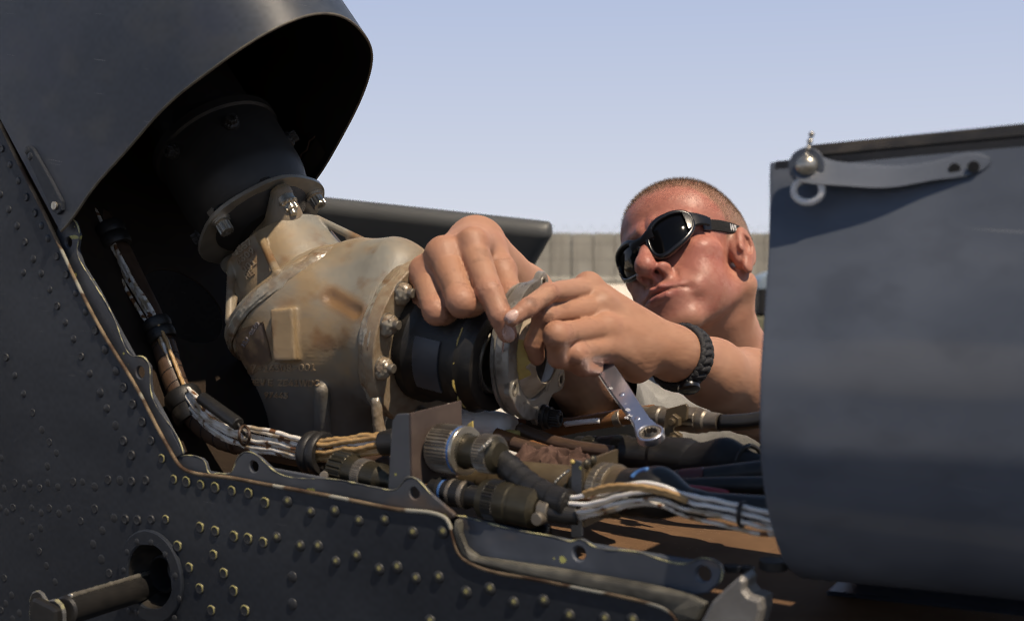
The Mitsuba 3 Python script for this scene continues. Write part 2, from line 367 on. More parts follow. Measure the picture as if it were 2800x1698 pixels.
for k in range(-12, 16):
    xk = x0 + (k + 0.5) * pw
    key = key_of('concrete_barrier')
    scene[key] = {**bar, 'to_world': mi.ScalarTransform4f().translate([xk, WALL + 0.14 + 0.02 * ((k * 7) % 5 - 2), -0.03 + 0.008 * ((k * 5) % 4)])}
    BL = {1: 'concrete barrier panel of the far wall touching the outline of the forehead', 0: 'concrete barrier panel of the far wall, second to the left of the forehead', -1: 'concrete barrier panel of the far wall, third to the left of the forehead',
          -2: 'concrete barrier panel of the far wall half hidden by the tip of the stabilator', 8: 'concrete barrier panel of the far wall between the ear and the shaft cover'}
    labels[key] = {'label': BL.get(k, 'concrete barrier panel of the far wall hidden behind the helicopter or the mechanic'), 'category': 'barrier', **({} if k in BL else {'group': 'hidden blast barriers in the far wall'})}
CT = thing('equipment_cart', 'small blue grey equipment cart on the sand, glimpsed between the neck and the shaft cover', 'cart')
mat('cart_blue', proc(lambda p, n, uv: mix((0.16, 0.22, 0.29), (0.24, 0.30, 0.36), noise(p.x * 6, p.y * 6, p.z * 6))), 0.5); mat('cart_olive', (0.13, 0.125, 0.075), 0.7)
cx, cy = 4.35, 20.0
put('chassis', xf(rbox((1.5, 0.8, 0.30), 0.04), t=(cx, cy, 0.52)), 'cart_olive', CT, smooth=40)
put('engine_box', xf(rbox((0.9, 0.7, 0.50), 0.06), t=(cx + .12, cy, 0.93)), 'black_matt', CT, smooth=40)
hd = [(0.46 * math.cos(a), 0.22 * math.sin(a)) for a in np.linspace(0, math.pi, 20)]
hd = trimesh.creation.extrude_polygon(Polygon(hd + [(-0.46, -0.06), (0.46, -0.06)]), 0.72, engine='earcut'); v = np.asarray(hd.vertices)
put('hood', trimesh.Trimesh(np.stack([v[:, 0] + cx + .12, v[:, 2] + cy - .36, v[:, 1] + 1.19], 1), hd.faces[:, ::-1], process=False), 'cart_blue', CT, smooth=40)
for wx_ in (-.55, .55):
    for wy_ in (-.42, .42): put('wheel', rod((cx + wx_, cy + wy_ - .07, .25), (cx + wx_, cy + wy_ + .07, .25), .25, 28), 'black_rubber', CT)
put('tow_bar', tube([(cx - .75, cy, .5), (cx - 1.2, cy, .45), (cx - 1.6, cy, .75)], .03, 8), 'cart_olive', CT, smooth=True)
tt = np.linspace(0, 1, 1500); turns = 46
xw = x0 + (-12 + 28 * tt) * pw
put('razor_wire', tube(np.stack([xw, WALL + 0.14 + 0.22 * np.cos(tt * turns * 2 * math.pi), ph + 0.19 + 0.21 * np.sin(tt * turns * 2 * math.pi)], 1), 0.008, 4), 'dull_steel', smooth=True,
    label='coil of razor wire along the top of the far concrete wall', category='wire')

# ------------------------------------------------------------------ helicopter: skin, rails, rivets
H = thing('helicopter', 'dark grey riveted helicopter tail with its covers open over the gearbox and wiring', 'helicopter')
edge_px = [(-300, -270), (0, 336), (60, 462), (130, 602), (204, 761), (304, 948), (374, 1061), (435, 1178), (472, 1244), (492, 1274), (520, 1290), (600, 1302), (700, 1319), (800, 1337), (987, 1373), (1120, 1396), (1200, 1407), (1222, 1420),
           (1234, 1450), (1243, 1483), (1258, 1517), (1283, 1537), (1433, 1577), (1600, 1610), (1783, 1650), (1833, 1673), (1852, 1700)]
skin_px = edge_px + [(1885, 1790), (1885, 3300), (-1400, 3300), (-1400, -400)]
g = Polygon([sz(x, y) for x, y in skin_px])
ringc = S(415, 1574); RS = (ringc @ A, ringc[2])
g = g.difference(Point(*RS).buffer(0.031, quad_segs=12))
flip = np.cross(A, Z) @ N < 0
def in_plane(m, off, t):
    v = np.asarray(m.vertices)
    return trimesh.Trimesh(from_sz(v[:, 0], v[:, 1], off + t - v[:, 2]), m.faces[:, ::-1] if flip else m.faces, process=False)
def grid_sheet(g, step):
    """the polygon cut into a grid of small faces: (s, z) points and triangles"""
    from shapely import box, prepare
    import mapbox_earcut as ec
    prepare(g); x0, y0, x1, y1 = g.bounds; P, T, n = [], [], 0
    for x in np.arange(x0, x1, step):
        for y in np.arange(y0, y1, step):
            c = box(x, y, x + step, y + step)
            if g.contains(c): ps = [c]
            elif g.intersects(c): k = g.intersection(c); ps = [k_ for k_ in getattr(k, 'geoms', [k]) if k_.geom_type == 'Polygon']
            else: continue
            for k in ps:
                r = [np.asarray(k.exterior.coords)[:-1]] + [np.asarray(h.coords)[:-1] for h in k.interiors]
                q = np.vstack(r); t = ec.triangulate_float64(q, np.cumsum([len(z) for z in r]).astype(np.uint32)).reshape(-1, 3).astype(int)
                P.append(q); T.append(t + n); n += len(q)
    return np.vstack(P), np.vstack(T)
sp_, st_ = grid_sheet(g, 0.035)
put('skin_panel', trimesh.Trimesh(from_sz(sp_[:, 0], sp_[:, 1], 0 * sp_[:, 0]), st_, process=False), 'skin_paint', H, smooth=False, uv=sp_, label='dark grey side skin with rows of rivets')
sc0 = sz(480, 1250)[0]
far = bevel_plate(Polygon([sz(-1400, -2400), sz(-300, -270), (sc0, 1.545), (sc0 + 0.03, 1.505), (3.2, 1.475), (3.2, 0.86), sz(-1400, 3300)]).buffer(0), 0.0016, 0.0005)
put('far_skin', in_plane(far, 0.30, 0.0016), 'skin_paint', H, smooth=25)
put('corner_bead', tube(spline([S(x, y, -0.0006) for x, y in edge_px[1:]], 220), 0.0016, 8), 'rusty_bead', H, smooth=True, label='rusty sealant bead along the edge of the opening')
rail1 = [(150, 640), (162, 610), (185, 598), (204, 604), (217, 643), (211, 683), (226, 726), (270, 796), (322, 896), (365, 974), (391, 976), (409, 1003), (410, 1040), (413, 1072), (457, 1152), (501, 1240), (478, 1256), (430, 1180), (365, 1060), (296, 948), (196, 760)]
put('edge_rail', plate(rail1, 0.004, 0.003, [(187, 663, 0.0045), (383, 1018, 0.0052)], c=0.0008), 'rail_paint', H, smooth=False, label='rail with two drilled lugs up the slope of the fin')
rail2 = [(470, 1262), (490, 1246), (521, 1245), (550, 1253), (561, 1264), (568, 1288), (600, 1294), (631, 1293), (649, 1253), (664, 1238), (686, 1236), (708, 1249), (741, 1280), (900, 1309), (1061, 1339), (1079, 1339), (1091, 1331), (1109, 1309), (1121, 1304), (1139, 1310),
         (1181, 1354), (1247, 1410), (1228, 1424), (1200, 1414), (987, 1382), (800, 1346), (600, 1312), (500, 1290)]
put('edge_rail', plate(rail2, 0.005, 0.003, [(694, 1275, 0.0046), (1133, 1348, 0.0043)], c=0.0008), 'rail_paint', H, smooth=False, label='chipped rail with two drilled lugs along the boom edge')
rail3 = [(1250, 1409), (1300, 1420), (1417, 1450), (1533, 1473), (1563, 1479), (1587, 1474), (1612, 1487), (1733, 1507), (1897, 1533), (1912, 1526), (1943, 1528), (1967, 1543), (1975, 1567), (1963, 1596), (1935, 1622), (1883, 1632), (1750, 1604), (1550, 1568), (1300, 1530), (1268, 1503), (1252, 1460)]
mat('rail_paint_lit', proc(lambda p, n, uv: rail_fn(p, n, uv) * mi.Color3f(1.5, 1.55, 1.62)), 0.42, spec=0.4)  # rail paint brightened in colour, as a face turned up to the light
put('edge_rail', plate(rail3, 0.009, 0.004, [(1583, 1513, 0.0046), (1923, 1570, 0.0050)], c=0.0012), 'rail_paint_lit', H, smooth=False, label='blue grey rail with two drilled lugs at the lower right')
def worn(pts, off, parent, seed=0):
    c = spline([S(x, y, off) for x, y in pts], 30 * len(pts) // 2)
    put('worn_edge', tube(c, 0.0004 + 0.0007 * meshkit.noise(c * 160 + seed) ** 2, 6), 'chipped_edge', parent, smooth=True)
worn(rail1[2:16], 0.0042, H + '__edge_rail'); worn(rail2[1:21], 0.0052, H + '__edge_rail_001', 4); worn(rail3[0:14], 0.0093, H + '__edge_rail_002', 9)
seal = [(1240, 1422), (1252, 1425), (1254, 1460), (1268, 1498), (1300, 1524), (1550, 1562), (1750, 1598), (1883, 1628), (1930, 1650), (1905, 1700), (1852, 1702), (1833, 1675), (1783, 1652), (1600, 1612), (1433, 1579), (1283, 1539), (1258, 1519), (1243, 1485), (1232, 1450)]
put('seal_strip', plate(seal, -0.002, 0.006, r=0.001, c=0.0022), 'seal_strip_khaki', H, smooth=50, label='worn khaki seal strip under the lower rail')
put('end_fitting', plate([(1905, 1720), (1945, 1645), (1985, 1606), (2022, 1574), (2036, 1590), (2032, 1612), (2046, 1630), (2078, 1640), (2080, 1670), (2066, 1720), (2050, 1800), (1895, 1800)], -0.006, 0.02, r=0.0015, c=0.002), mat('bare_metal', proc(lambda p, n, uv: mix((0.15, 0.14, 0.125), (0.30, 0.29, 0.275), fbm(p.x * 60, p.y * 60, p.z * 60, 4))), 0.45, metallic=0.3), H, smooth=30, label='bare metal fitting at the end of the lower rail')

def rivet_mesh(kind, seed):
    r = np.random.default_rng(seed)
    if kind in ('ring', 'flat'):
        pr = [(0.0046, -0.0002), (0.0045, 0.0007), (0.0041, 0.0013), (0.0034, 0.00145), (0.0029, 0.0012), (0.0016, 0.0011), (1e-5, 0.0012)]
    elif kind == 'plain':
        pr = [(0.0046, -0.0002), (0.0043, 0.0004), (0.0036, 0.0008), (0.0022, 0.0011), (1e-5, 0.0012)]
    else:
        pr = [(0.0044, -0.0002), (0.0043, 0.0008), (0.0038, 0.0014), (0.0028, 0.0019), (0.0014, 0.0021), (1e-5, 0.0022)]
    m = lathe(pr, 18)
    v = np.asarray(m.vertices); rad = np.hypot(v[:, 0], v[:, 1]); ang = np.arctan2(v[:, 1], v[:, 0])
    col = np.tile([0.026, 0.028, 0.032], (len(v), 1)) * r.uniform(0.85, 1.2)
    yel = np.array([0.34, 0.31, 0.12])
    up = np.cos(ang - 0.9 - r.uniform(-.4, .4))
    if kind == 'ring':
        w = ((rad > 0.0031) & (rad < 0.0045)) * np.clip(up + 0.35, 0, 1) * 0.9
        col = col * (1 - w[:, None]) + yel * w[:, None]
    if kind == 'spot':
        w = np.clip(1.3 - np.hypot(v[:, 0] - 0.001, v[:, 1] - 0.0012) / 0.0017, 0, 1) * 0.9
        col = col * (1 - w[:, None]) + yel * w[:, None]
    return m, col
RM = {}
for kind in ('plain', 'flat', 'ring', 'spot'):
    for k in range(4):
        m, col = rivet_mesh(kind, k * 11 + len(kind))
        m = trimesh.Trimesh(np.asarray(m.vertices) * [1, 1, 1], m.faces[:, ::-1] if False else m.faces, process=False)
        RM[kind, k] = mikit.ply(m, 'rivet_paint', smooth=True, color=col * ALB)
rv = []
for x, y in ((12, 870), (60, 962), (108, 1056), (155, 1152), (5, 1136), (52, 1224), (205, 1244)):
    rv.append((x / 2.1345, y / 2.1345))
for x, y in ((108, 42), (262, 40), (158, 142), (302, 120), (210, 250), (358, 234), (148, 334), (260, 340), (418, 346), (314, 442), (477, 463), (362, 544), (539, 580), (411, 648), (601, 697), (463, 752), (662, 817), (513, 860), (565, 968), (731, 952), (41, 866),
             (94, 980), (149, 1096), (205, 1214), (630, 1088), (672, 1187), (779, 1055), (837, 1160), (263, 1322), (311, 1398), (726, 1295), (897, 1272), (778, 1390), (952, 1388), (355, 1467), (830, 1480)):
    rv.append((x / 2.2986, 600 + y / 2.2986))
for x, y in ((433, 82), (38, 282), (137, 230), (218, 282), (275, 236), (364, 278), (435, 232), (527, 272), (670, 222), (752, 224), (865, 270), (985, 205), (1094, 212), (1205, 218), (1332, 208), (1588, 200), (1705, 222), (1835, 250), (5, 460), (60, 496), (120, 458), (290, 462),
             (376, 506), (450, 462), (538, 512), (627, 466), (865, 470), (201, 578), (370, 645), (738, 580), (1040, 553), (1146, 563), (1258, 572), (1382, 565), (1515, 565), (1828, 636), (288, 725), (935, 668), (360, 855), (850, 793), (924, 930), (996, 1056), (425, 988),
             (503, 1136), (1625, 808), (1730, 1003), (1825, 1195), (40, 1100), (107, 1258), (52, 1330), (12, 1392), (176, 1420), (117, 1475), (575, 1300)):
    rv.append((x / 3.3357, 1250 + y / 3.3357))
for x, y in ((10, 278), (1208, 282), (1608, 497), (1732, 522), (1857, 540), (1978, 610), (2147, 600), (2318, 678), (1608, 822), (1747, 860), (1852, 878), (1965, 905), (2065, 867), (2240, 930), (2373, 933), (1595, 998), (1672, 1135), (1745, 1265), (1830, 1412), (1578, 1410), (2180, 1163), (2180, 1365)):
    rv.append((x / 2.7267, 1150 + y / 2.7267))
for x, y in ((348, 588), (545, 668), (757, 662), (987, 765), (1235, 760), (357, 1003), (525, 955), (712, 1065), (860, 1048), (1012, 1140), (1200, 1130), (1425, 1255), (1620, 1225), (1815, 1338), (2060, 1322), (2270, 1445), (1130, 1490), (2560, 1470), (2790, 1480)):
    rv.append((800 + x / 3, 1200 + y / 3))
for n_, (x, y) in enumerate(rv):                 # the rows go on below and beside the frame
    kind = 'plain' if x < 330 or 790 < x < 810 else 'flat' if x < 430 else 'ring' if x < 735 else 'spot'
    if x < 330 and n_ % 3 == 0: kind = 'flat'
    p = S(x, y, 0.0)
    M = np.eye(4); M[:3, 0], M[:3, 1], M[:3, 2], M[:3, 3] = A, np.cross(N, A), N, p
    if M[2, 1] < 0: M[:3, 0] *= -1; M[:3, 1] *= -1
    sc_ = (0.82 if x < 250 else 0.95 if x < 480 else 1.08) * (0.94 + 0.03 * (n_ % 4))
    M[:3, :3] *= sc_
    if kind in ('plain', 'flat'): M[:3, 2] *= 0.6 if y > 1120 and x < 330 else 1.25
    put('rivet', {**RM[kind, n_ % 4], 'to_world': mi.ScalarTransform4f(M)}, None, H)

# ---- step: ring plate, recess, bar with its end plates
ringm = bevel_plate(Point(*RS).buffer(0.0395, quad_segs=16).difference(Point(*RS).buffer(0.0275, quad_segs=16)), 0.003, 0.0012)
put('step_ring', in_plane(ringm, -0.003, 0.003), 'skin_paint', H, smooth=35, label='round riveted ring plate round the step')
rk = f'{H}__step_ring'
put('recess', lathe([(0.0275, 0.001), (0.0265, -0.004), (0.023, -0.016), (0.016, -0.028), (0.010, -0.031), (1e-5, -0.031)], 40, ringc, N), 'dirty_black', rk, smooth=True)
put('collar', lathe([(0.016, -0.026), (0.0165, -0.012), (0.0145, -0.010), (0.0135, -0.014), (0.0135, -0.028)], 32, ringc - 0.0 * A - 0.001 * Z, N), 'black_matt', rk, smooth=40)
for x, y in ((1248, 768), (1377, 775), (1158, 862), (1505, 886), (1127, 1030), (1598, 1080), (1632, 1288), (1247, 1412), (1590, 1465), (1175, 1400)):
    p = S(x / 3.3357, 1250 + y / 3.3357, -0.003); M = np.eye(4); M[:3, 0], M[:3, 1], M[:3, 2], M[:3, 3] = 0.62 * A, 0.62 * np.cross(N, A), 0.62 * N, p
    put('rivet', {**RM['plain', 1], 'to_world': mi.ScalarTransform4f(M)}, None, rk)
b0, b1 = S(430, 1592, 0.028), S(418, 1600, 0.0) + 0.088 * N
put('step_bar', rod(b0, b1, 0.0118, 36), 'black_rubber', H, label='worn black step bar sticking out of the ring')
sk = f'{H}__step_bar'
wp = spline([b0 + (b1 - b0) * t + 0.0112 * unit(V(0.25, 0.1, 1)) for t in np.linspace(0.12, 0.98, 24)], 60)
put('worn_edge', tube(wp + 0.0006 * (meshkit.noise(wp * 900)[:, None] - 0.5) * V(1, 1, 1), 0.0019 + 0.0012 * meshkit.noise(wp * 500 + 3), 8), 'steel', sk, smooth=True, label='paint worn to bare metal along the top of the bar')
def b3(pts): return [(x / 3.3357, 1250 + y / 3.3357) for x, y in pts]
OFFB = -0.094
put('end_plate', plate(b3([(262, 1700), (262, 1300), (286, 1232), (330, 1215), (372, 1240), (412, 1312), (460, 1298), (505, 1300), (552, 1350), (575, 1420), (578, 1700)]), OFFB, 0.003, r=0.0012, c=0.0008), 'worn_plate' if 'worn_plate' in scene else mat('worn_plate', proc(lambda p, n, uv: mix((0.10, 0.10, 0.10), (0.30, 0.28, 0.16), smoothstep(0.5, 0.7, noise(p.x * 180, p.y * 180, p.z * 180)))), 0.5), sk, smooth=30, label='end plate with its paint worn at the edge')
put('end_face', plate(b3([(270, 1690), (268, 1302), (292, 1242), (330, 1226), (366, 1248), (408, 1325), (460, 1310), (500, 1312), (545, 1360), (564, 1424), (566, 1690)]), OFFB - 0.0006, 0.0008, r=0.0012, c=0.0003), 'black_rubber', sk, smooth=30)
put('end_pad', plate(b3([(283, 1690), (283, 1292), (310, 1290), (470, 1372), (505, 1400), (507, 1690)]), OFFB - 0.006, 0.006, r=0.002, c=0.002), 'black_rubber', sk, smooth=40)

# ---- fairing over the top of the fin
rim = [(164, 632, 0), (197, 593, 0), (244, 524, 0), (337, 417, 0), (459, 281, 0.0), (562, 199, 0.004), (703, 102, 0.020), (820, 46, 0.052), (890, 34, 0.085), (951, 50, 0.125), (998, 93, 0.165), (1019, 141, 0.198), (1014, 197, 0.222), (984, 281, 0.24), (928, 389, 0.25), (857, 501, 0.255)]
rp = spline([S(x, y, o - 0.004) for x, y, o in rim] + [0.5 * (S(857, 501, 0.251) + S(164, 632, 0.285)), S(164, 632, 0.30)], 130)
mid = rp.mean(0)
def sweep(curve, dist):
    k = np.linspace(0, 1, len(dist)); n = len(curve)
    v = np.concatenate([curve + EDGE * d for d in dist])
    i, j = np.meshgrid(np.arange(len(dist) - 1), np.arange(n - 1), indexing='ij')
    q = np.stack([i * n + j, i * n + j + 1, (i + 1) * n + j + 1, (i + 1) * n + j], -1).reshape(-1, 4)
    return trimesh.Trimesh(v, np.vstack([q[:, [0, 1, 2]], q[:, [0, 2, 3]]]), process=False)
tan = np.gradient(rp, axis=0); tan /= np.linalg.norm(tan, axis=1, keepdims=True)
inw = np.cross(tan, EDGE); inw /= np.linalg.norm(inw, axis=1, keepdims=True)
inw *= np.sign(((mid - rp) * inw).sum(1))[:, None]
rin = rp + 0.0024 * inw
outer = sweep(rp, np.r_[0, 0.004, np.linspace(0.02, 1.0, 50)])
def hood_fn(p, n, uv):
    c = paint_fn(p, n, uv) * 1.35 + mi.Color3f(0.003, 0.004, 0.006)
    sm = fbm(p.x * 20 + 3, p.y * 20, p.z * 20, 5)
    c = mix(c, (0.050, 0.055, 0.080), 0.40 * smoothstep(0.48, 0.70, sm))
    dust = fbm(p.x * 34, p.y * 34 + 8, p.z * 34, 4)
    c = mix(c, (0.085, 0.080, 0.068), 0.24 * smoothstep(0.50, 0.75, dust))
    scr = noise(p.x * 140 + p.z * 700, p.z * 22 - p.x * 16, p.y * 30)
    return mix(c, (0.16, 0.16, 0.16), 0.55 * smoothstep(0.935, 0.97, scr))
mat('hood_paint', proc(hood_fn), 0.44, spec=0.38, bump=proc(paint_bump, 6e-4), scale=0.00012)
put('fairing', outer, 'hood_paint', H, smooth=True, label='smooth dark grey arched fairing over the fin')
fk = f'{H}__fairing'
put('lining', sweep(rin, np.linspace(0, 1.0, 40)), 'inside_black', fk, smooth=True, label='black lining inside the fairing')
put('light_stop', trimesh.Trimesh(np.vstack([rp + EDGE * 0.99, (mid + EDGE * 0.99)[None]]), [[k, k + 1, len(rp)] for k in range(len(rp) - 1)] + [[len(rp) - 1, 0, len(rp)]], process=False), 'inside_black', fk)  # unseen cap added over the far end to keep light out
lip = np.concatenate([rp, rin]); nn = len(rp)
put('lip', cat([tube(0.5 * (rp + rin) - 0.0002 * EDGE, 0.0012, 8)]), 'edge_tan', fk, smooth=True, label='lip of the fairing with a pale highlight put into its colour')  # thin pale tube draws the rim highlight by its colour
band = rp[70:120] + 0.006 * inw[70:120]
bm = sweep(band, np.r_[0.004, 0.02, 0.024]); put('rim_band', bm, 'inside_brown', fk, smooth=True)
zig = [rp[70 + k] + 0.0062 * inw[70 + k] + EDGE * (0.026 + 0.003 * (k % 2)) for k in range(46)]
put('lacing', tube(zig, 0.0012, 6), 'brown_sleeve', fk, smooth=True, label='row of lacing along the inner rim')
lk = put('fairing_latch', plate([(66, 405), (78, 397), (90, 408), (140, 496), (168, 550), (170, 575), (156, 588), (140, 575), (72, 430)], -0.007, 0.003, r=0.001, c=0.0008), 'skin_paint', H, label='slim latch strap screwed to the fairing foot')
sp = S(152, 563, -0.007)
put('screw', cat([rod(sp + 0.0003 * N, sp + 0.0022 * N, 0.0036, 20), xf(rbox((0.0062, 0.0012, 0.0012), 0.0003), frame(N), sp + 0.0022 * N)]), 'steel', lk)
for x, y in ((74, 412), (82, 428)):
    p = S(x, y, -0.007); M = np.eye(4); M[:3, 0], M[:3, 1], M[:3, 2], M[:3, 3] = .8 * A, .8 * np.cross(N, A), .8 * N, p
    put('rivet', {**RM['plain', 2], 'to_world': mi.ScalarTransform4f(M)}, None, lk)

# ---- inside the fin: sloping web with a lightening hole; deck of the boom
E0 = S(480, 1250); PERP = unit(np.cross(N, EDGE)); PERP = PERP if PERP @ A > 0 else -PERP
def web(u, o, d=0.0):
    return E0 + EDGE * u - N * o + PERP * d
def solve_web(px, py, d):
    r = ray(px, py); t = ((E0 + PERP * d - CAM) @ PERP) / (r @ PERP); p = CAM + r * t - E0
    return p @ EDGE, -(p @ N)
WD = -0.025
hu, ho = solve_web(500, 835, WD)
gweb = Polygon([(-0.08, 0.006), (1.0, 0.006), (1.0, 0.296), (-0.08, 0.296)]).difference(Point(hu, ho).buffer(0.045, quad_segs=12))
mw = bevel_plate(gweb, 0.002, 0.0006); vw = np.asarray(mw.vertices)
put('fin_web', trimesh.Trimesh(web(0, 0) + np.outer(vw[:, 0], EDGE) - np.outer(vw[:, 1], N) + np.outer(vw[:, 2] - 0.002 + WD, PERP), mw.faces, process=False), 'inside_brown', H, label='dark web inside the fin with a large round hole')
cr = sz(1260, 1480)[0]
dv = [from_sz(s, z, o) for s, z, o in ((sz(470, 1250)[0] - 0.02, 1.492, 0.004), (3.2, 1.452, 0.004), (3.2, 1.452, 0.298), (sz(470, 1250)[0] - 0.02, 1.492, 0.298))]
put('deck', trimesh.Trimesh(dv, [[0, 1, 2], [0, 2, 3]], process=False), 'dusty_deck', H, label='dusty brown deck inside the boom')
bz = 0.85
put('belly', trimesh.Trimesh([from_sz(s, bz, o) for s, o in ((-1.2, 0.0), (3.2, 0.0), (3.2, 0.3), (-1.2, 0.3))], [[0, 1, 2], [0, 2, 3]], process=False), 'skin_paint', H)

# ---- stabilator beyond the tail
def stab():
    c0, c1 = at(560, 505, 2.5), at(1540, 611, 2.35)
    span = c1 - c0; chord = unit(V(0, 0.30, -0.95)); chord = unit(chord - (chord @ unit(span)) * unit(span)); nrm = np.cross(unit(span), chord); nrm = nrm if nrm[1] < 0 else -nrm
    prof = []
    for a in np.linspace(math.pi * 0.5, math.pi * 1.5, 14): prof.append((0.028 + 0.028 * math.cos(a), 0.028 * math.sin(a)))
    prof = [(x, y) for x, y in prof][::-1]
    prof = [(0.40, -0.002)] + [(0.25, -0.018), (0.14, -0.027)] + prof + [(0.14, 0.030), (0.25, 0.022), (0.40, 0.002)]
    prof = np.array(prof)
    rows = []
    for t, w in [(-0.3, 1), (0.0, 1), (0.5, 1), (0.93, 1), (0.97, 0.96), (0.99, 0.85), (1.0, 0.6), (1.003, 0.2)]:
        rake = np.clip((t - 0.5) * 2, 0, 1)
        rows.append(c0 + span * t - np.outer((prof[:, 0] * 0.55 + 0.030 * np.exp(-prof[:, 0] / 0.022)) * rake, unit(span)) + np.outer(prof[:, 0], chord) + np.outer(prof[:, 1] * w, nrm))
    n = len(prof); v = np.concatenate(rows)
    i, j = np.meshgrid(np.arange(len(rows) - 1), np.arange(n - 1), indexing='ij')
    q = np.stack([i * n + j, i * n + j + 1, (i + 1) * n + j + 1, (i + 1) * n + j], -1).reshape(-1, 4)
    q2 = np.vstack([q[:, [0, 1, 2]], q[:, [0, 2, 3]]])
    cap = [[(len(rows) - 1) * n + k, (len(rows) - 1) * n + n - 1 - k, (len(rows) - 1) * n + k + 1] for k in range(n - 1)]
    return trimesh.Trimesh(v, np.vstack([q2, cap]), process=False)
mat('stab_paint', proc(lambda p, n, uv: mix((0.062, 0.065, 0.065), (0.092, 0.095, 0.093), fbm(p.x * 8, p.y * 8, p.z * 8, 3))), 0.5, spec=0.45)
put('stabilator', stab(), 'stab_paint', H, smooth=40, label='rounded grey stabilator blade beyond the gearbox')

# ---- shaft cover on the right, with its latch strap
s0 = S(2076, 1100, -0.012) @ A
TILT = 0.050                                 # the cover climbs a little towards the nose
pz = np.array([1.785, 1.760, 1.720, 1.680, 1.640, 1.610, 1.580, 1.555, 1.535, 1.520, 1.510, 1.504]); po = np.array([0.032, 0.021, 0.006, -0.006, -0.014, -0.015, -0.009, 0.003, 0.019, 0.040, 0.068, 0.12])
def cover_off(z): return np.interp(-z, -pz, po)
def edge_at(px, py):
    r = ray(px, py); lo_, hi_ = 0.45, 1.1
    f = lambda t: (lambda p: (C0 - p @ N) - cover_off(p[2] - TILT * (p @ A - s0)))(CAM + r * t)
    for _ in range(40):
        md = 0.5 * (lo_ + hi_)
        if f(md) < 0: lo_ = md
        else: hi_ = md
    p = CAM + r * lo_; return p @ A, p[2] - TILT * (p @ A - s0)
ed = np.array([edge_at(x, y) for x, y in ((2101, 446), (2104, 500), (2104, 560), (2100, 700), (2086, 900), (2076, 1100), (2080, 1250), (2100, 1400), (2130, 1500), (2180, 1572), (2260, 1612))])
zz_ = np.linspace(ed[0, 1], ed[-1, 1], 90)
se = np.interp(-zz_, -ed[:, 1], ed[:, 0]); se = np.convolve(np.pad(se, 4, mode='edge'), np.ones(9) / 9, 'valid')
from scipy.interpolate import PchipInterpolator
oo_ = PchipInterpolator(-pz, po)(-zz_)
cc = np.stack([oo_, zz_], 1); prof = cc
def cov(ds, ins=0.0):
    """the cover's section at the distance ds from its edge"""
    d = np.gradient(cc, axis=0); d /= np.linalg.norm(d, axis=1, keepdims=True)
    q = cc + ins * np.stack([-d[:, 1], d[:, 0]], 1); s = se * max(0, 1 - ds / 0.9) + (s0 + 0.0) * min(1, ds / 0.9) + ds
    return from_sz(s, q[:, 1] + TILT * (s - s0), q[:, 0])
def loft(rows):
    n = len(rows[0]); v = np.concatenate(rows)
    i, j = np.meshgrid(np.arange(len(rows) - 1), np.arange(n - 1), indexing='ij')
    q = np.stack([i * n + j, i * n + j + 1, (i + 1) * n + j + 1, (i + 1) * n + j], -1).reshape(-1, 4)
    return trimesh.Trimesh(v, np.vstack([q[:, [0, 1, 2]], q[:, [0, 2, 3]]]), process=False)
ss = np.r_[0, 0.0012, 0.003, np.linspace(0.01, 1.2, 60)]
rows = [cov(0, 0.003), cov(0, 0.0012), cov(0.0004, 0.0004)] + [cov(s) + N * 0.0016 * (meshkit.noise(np.stack([cc[:, 1] * 14, cc[:, 0] * 14, np.full(len(cc), s * 11)], 1))[:, None] - 0.5) * min(1, s * 12) for s in ss[1:]]
rows = [cov(1.2, 0.003), cov(0, 0.003)] + rows[1:]
def cover_fn(p, n, uv):
    g = fbm(p.x * 14 + p.y * 6, p.z * 14, p.y * 9, 4); st = noise((p.x * 0.84 - p.y * 0.54) * 6, p.z * 60, 4.0)
    c = mix((0.070, 0.084, 0.112), (0.125, 0.144, 0.180), smoothstep(0.25, 0.8, g))
    c = mix(c, (0.19, 0.19, 0.19), 0.3 * smoothstep(0.6, 0.9, st))
    sm = fbm(p.x * 38, p.y * 38, p.z * 55, 4)
    c = mix(c, (0.055, 0.063, 0.080), 0.30 * smoothstep(0.50, 0.75, sm))
    scr = noise(p.x * 26 - p.y * 17 + p.z * 420, p.z * 18 + p.x * 9, p.y * 14)
    return mix(c, (0.24, 0.25, 0.26), 0.5 * smoothstep(0.92, 0.97, scr))
mat('cover_paint', proc(cover_fn), 0.40, spec=0.35)
ck = put('shaft_cover', loft(rows), 'cover_paint', H, smooth=50, label='blue grey curved shaft cover panel at the right, out of focus')
tp, tz = prof[0]
top = [(tp + 0.012, tz - 0.004), (tp + 0.010, tz + 0.003), (tp + 0.016, tz + 0.010), (tp + 0.04, tz + 0.012), (tp + 0.12, tz + 0.012)]
def strip(pts, sa, sb):
    P = np.array(pts); return loft([from_sz(np.full(len(P), s), P[:, 1] + TILT * (s - s0), P[:, 0]) for s in np.linspace(sa, sb, 12)])
put('top_lip', strip(top, se[0] + 0.018, s0 + 1.2), 'dirty_black', ck, smooth=50, label='dark upper lip behind the cover')
put('gasket', strip([(tp - 0.0005, tz + 0.0005), (tp - 0.002, tz - 0.004), (tp - 0.002, tz - 0.011), (tp - 0.0005, tz - 0.013)], se[0] + 0.004, s0 + 1.2), 'black_rubber', ck, smooth=True)
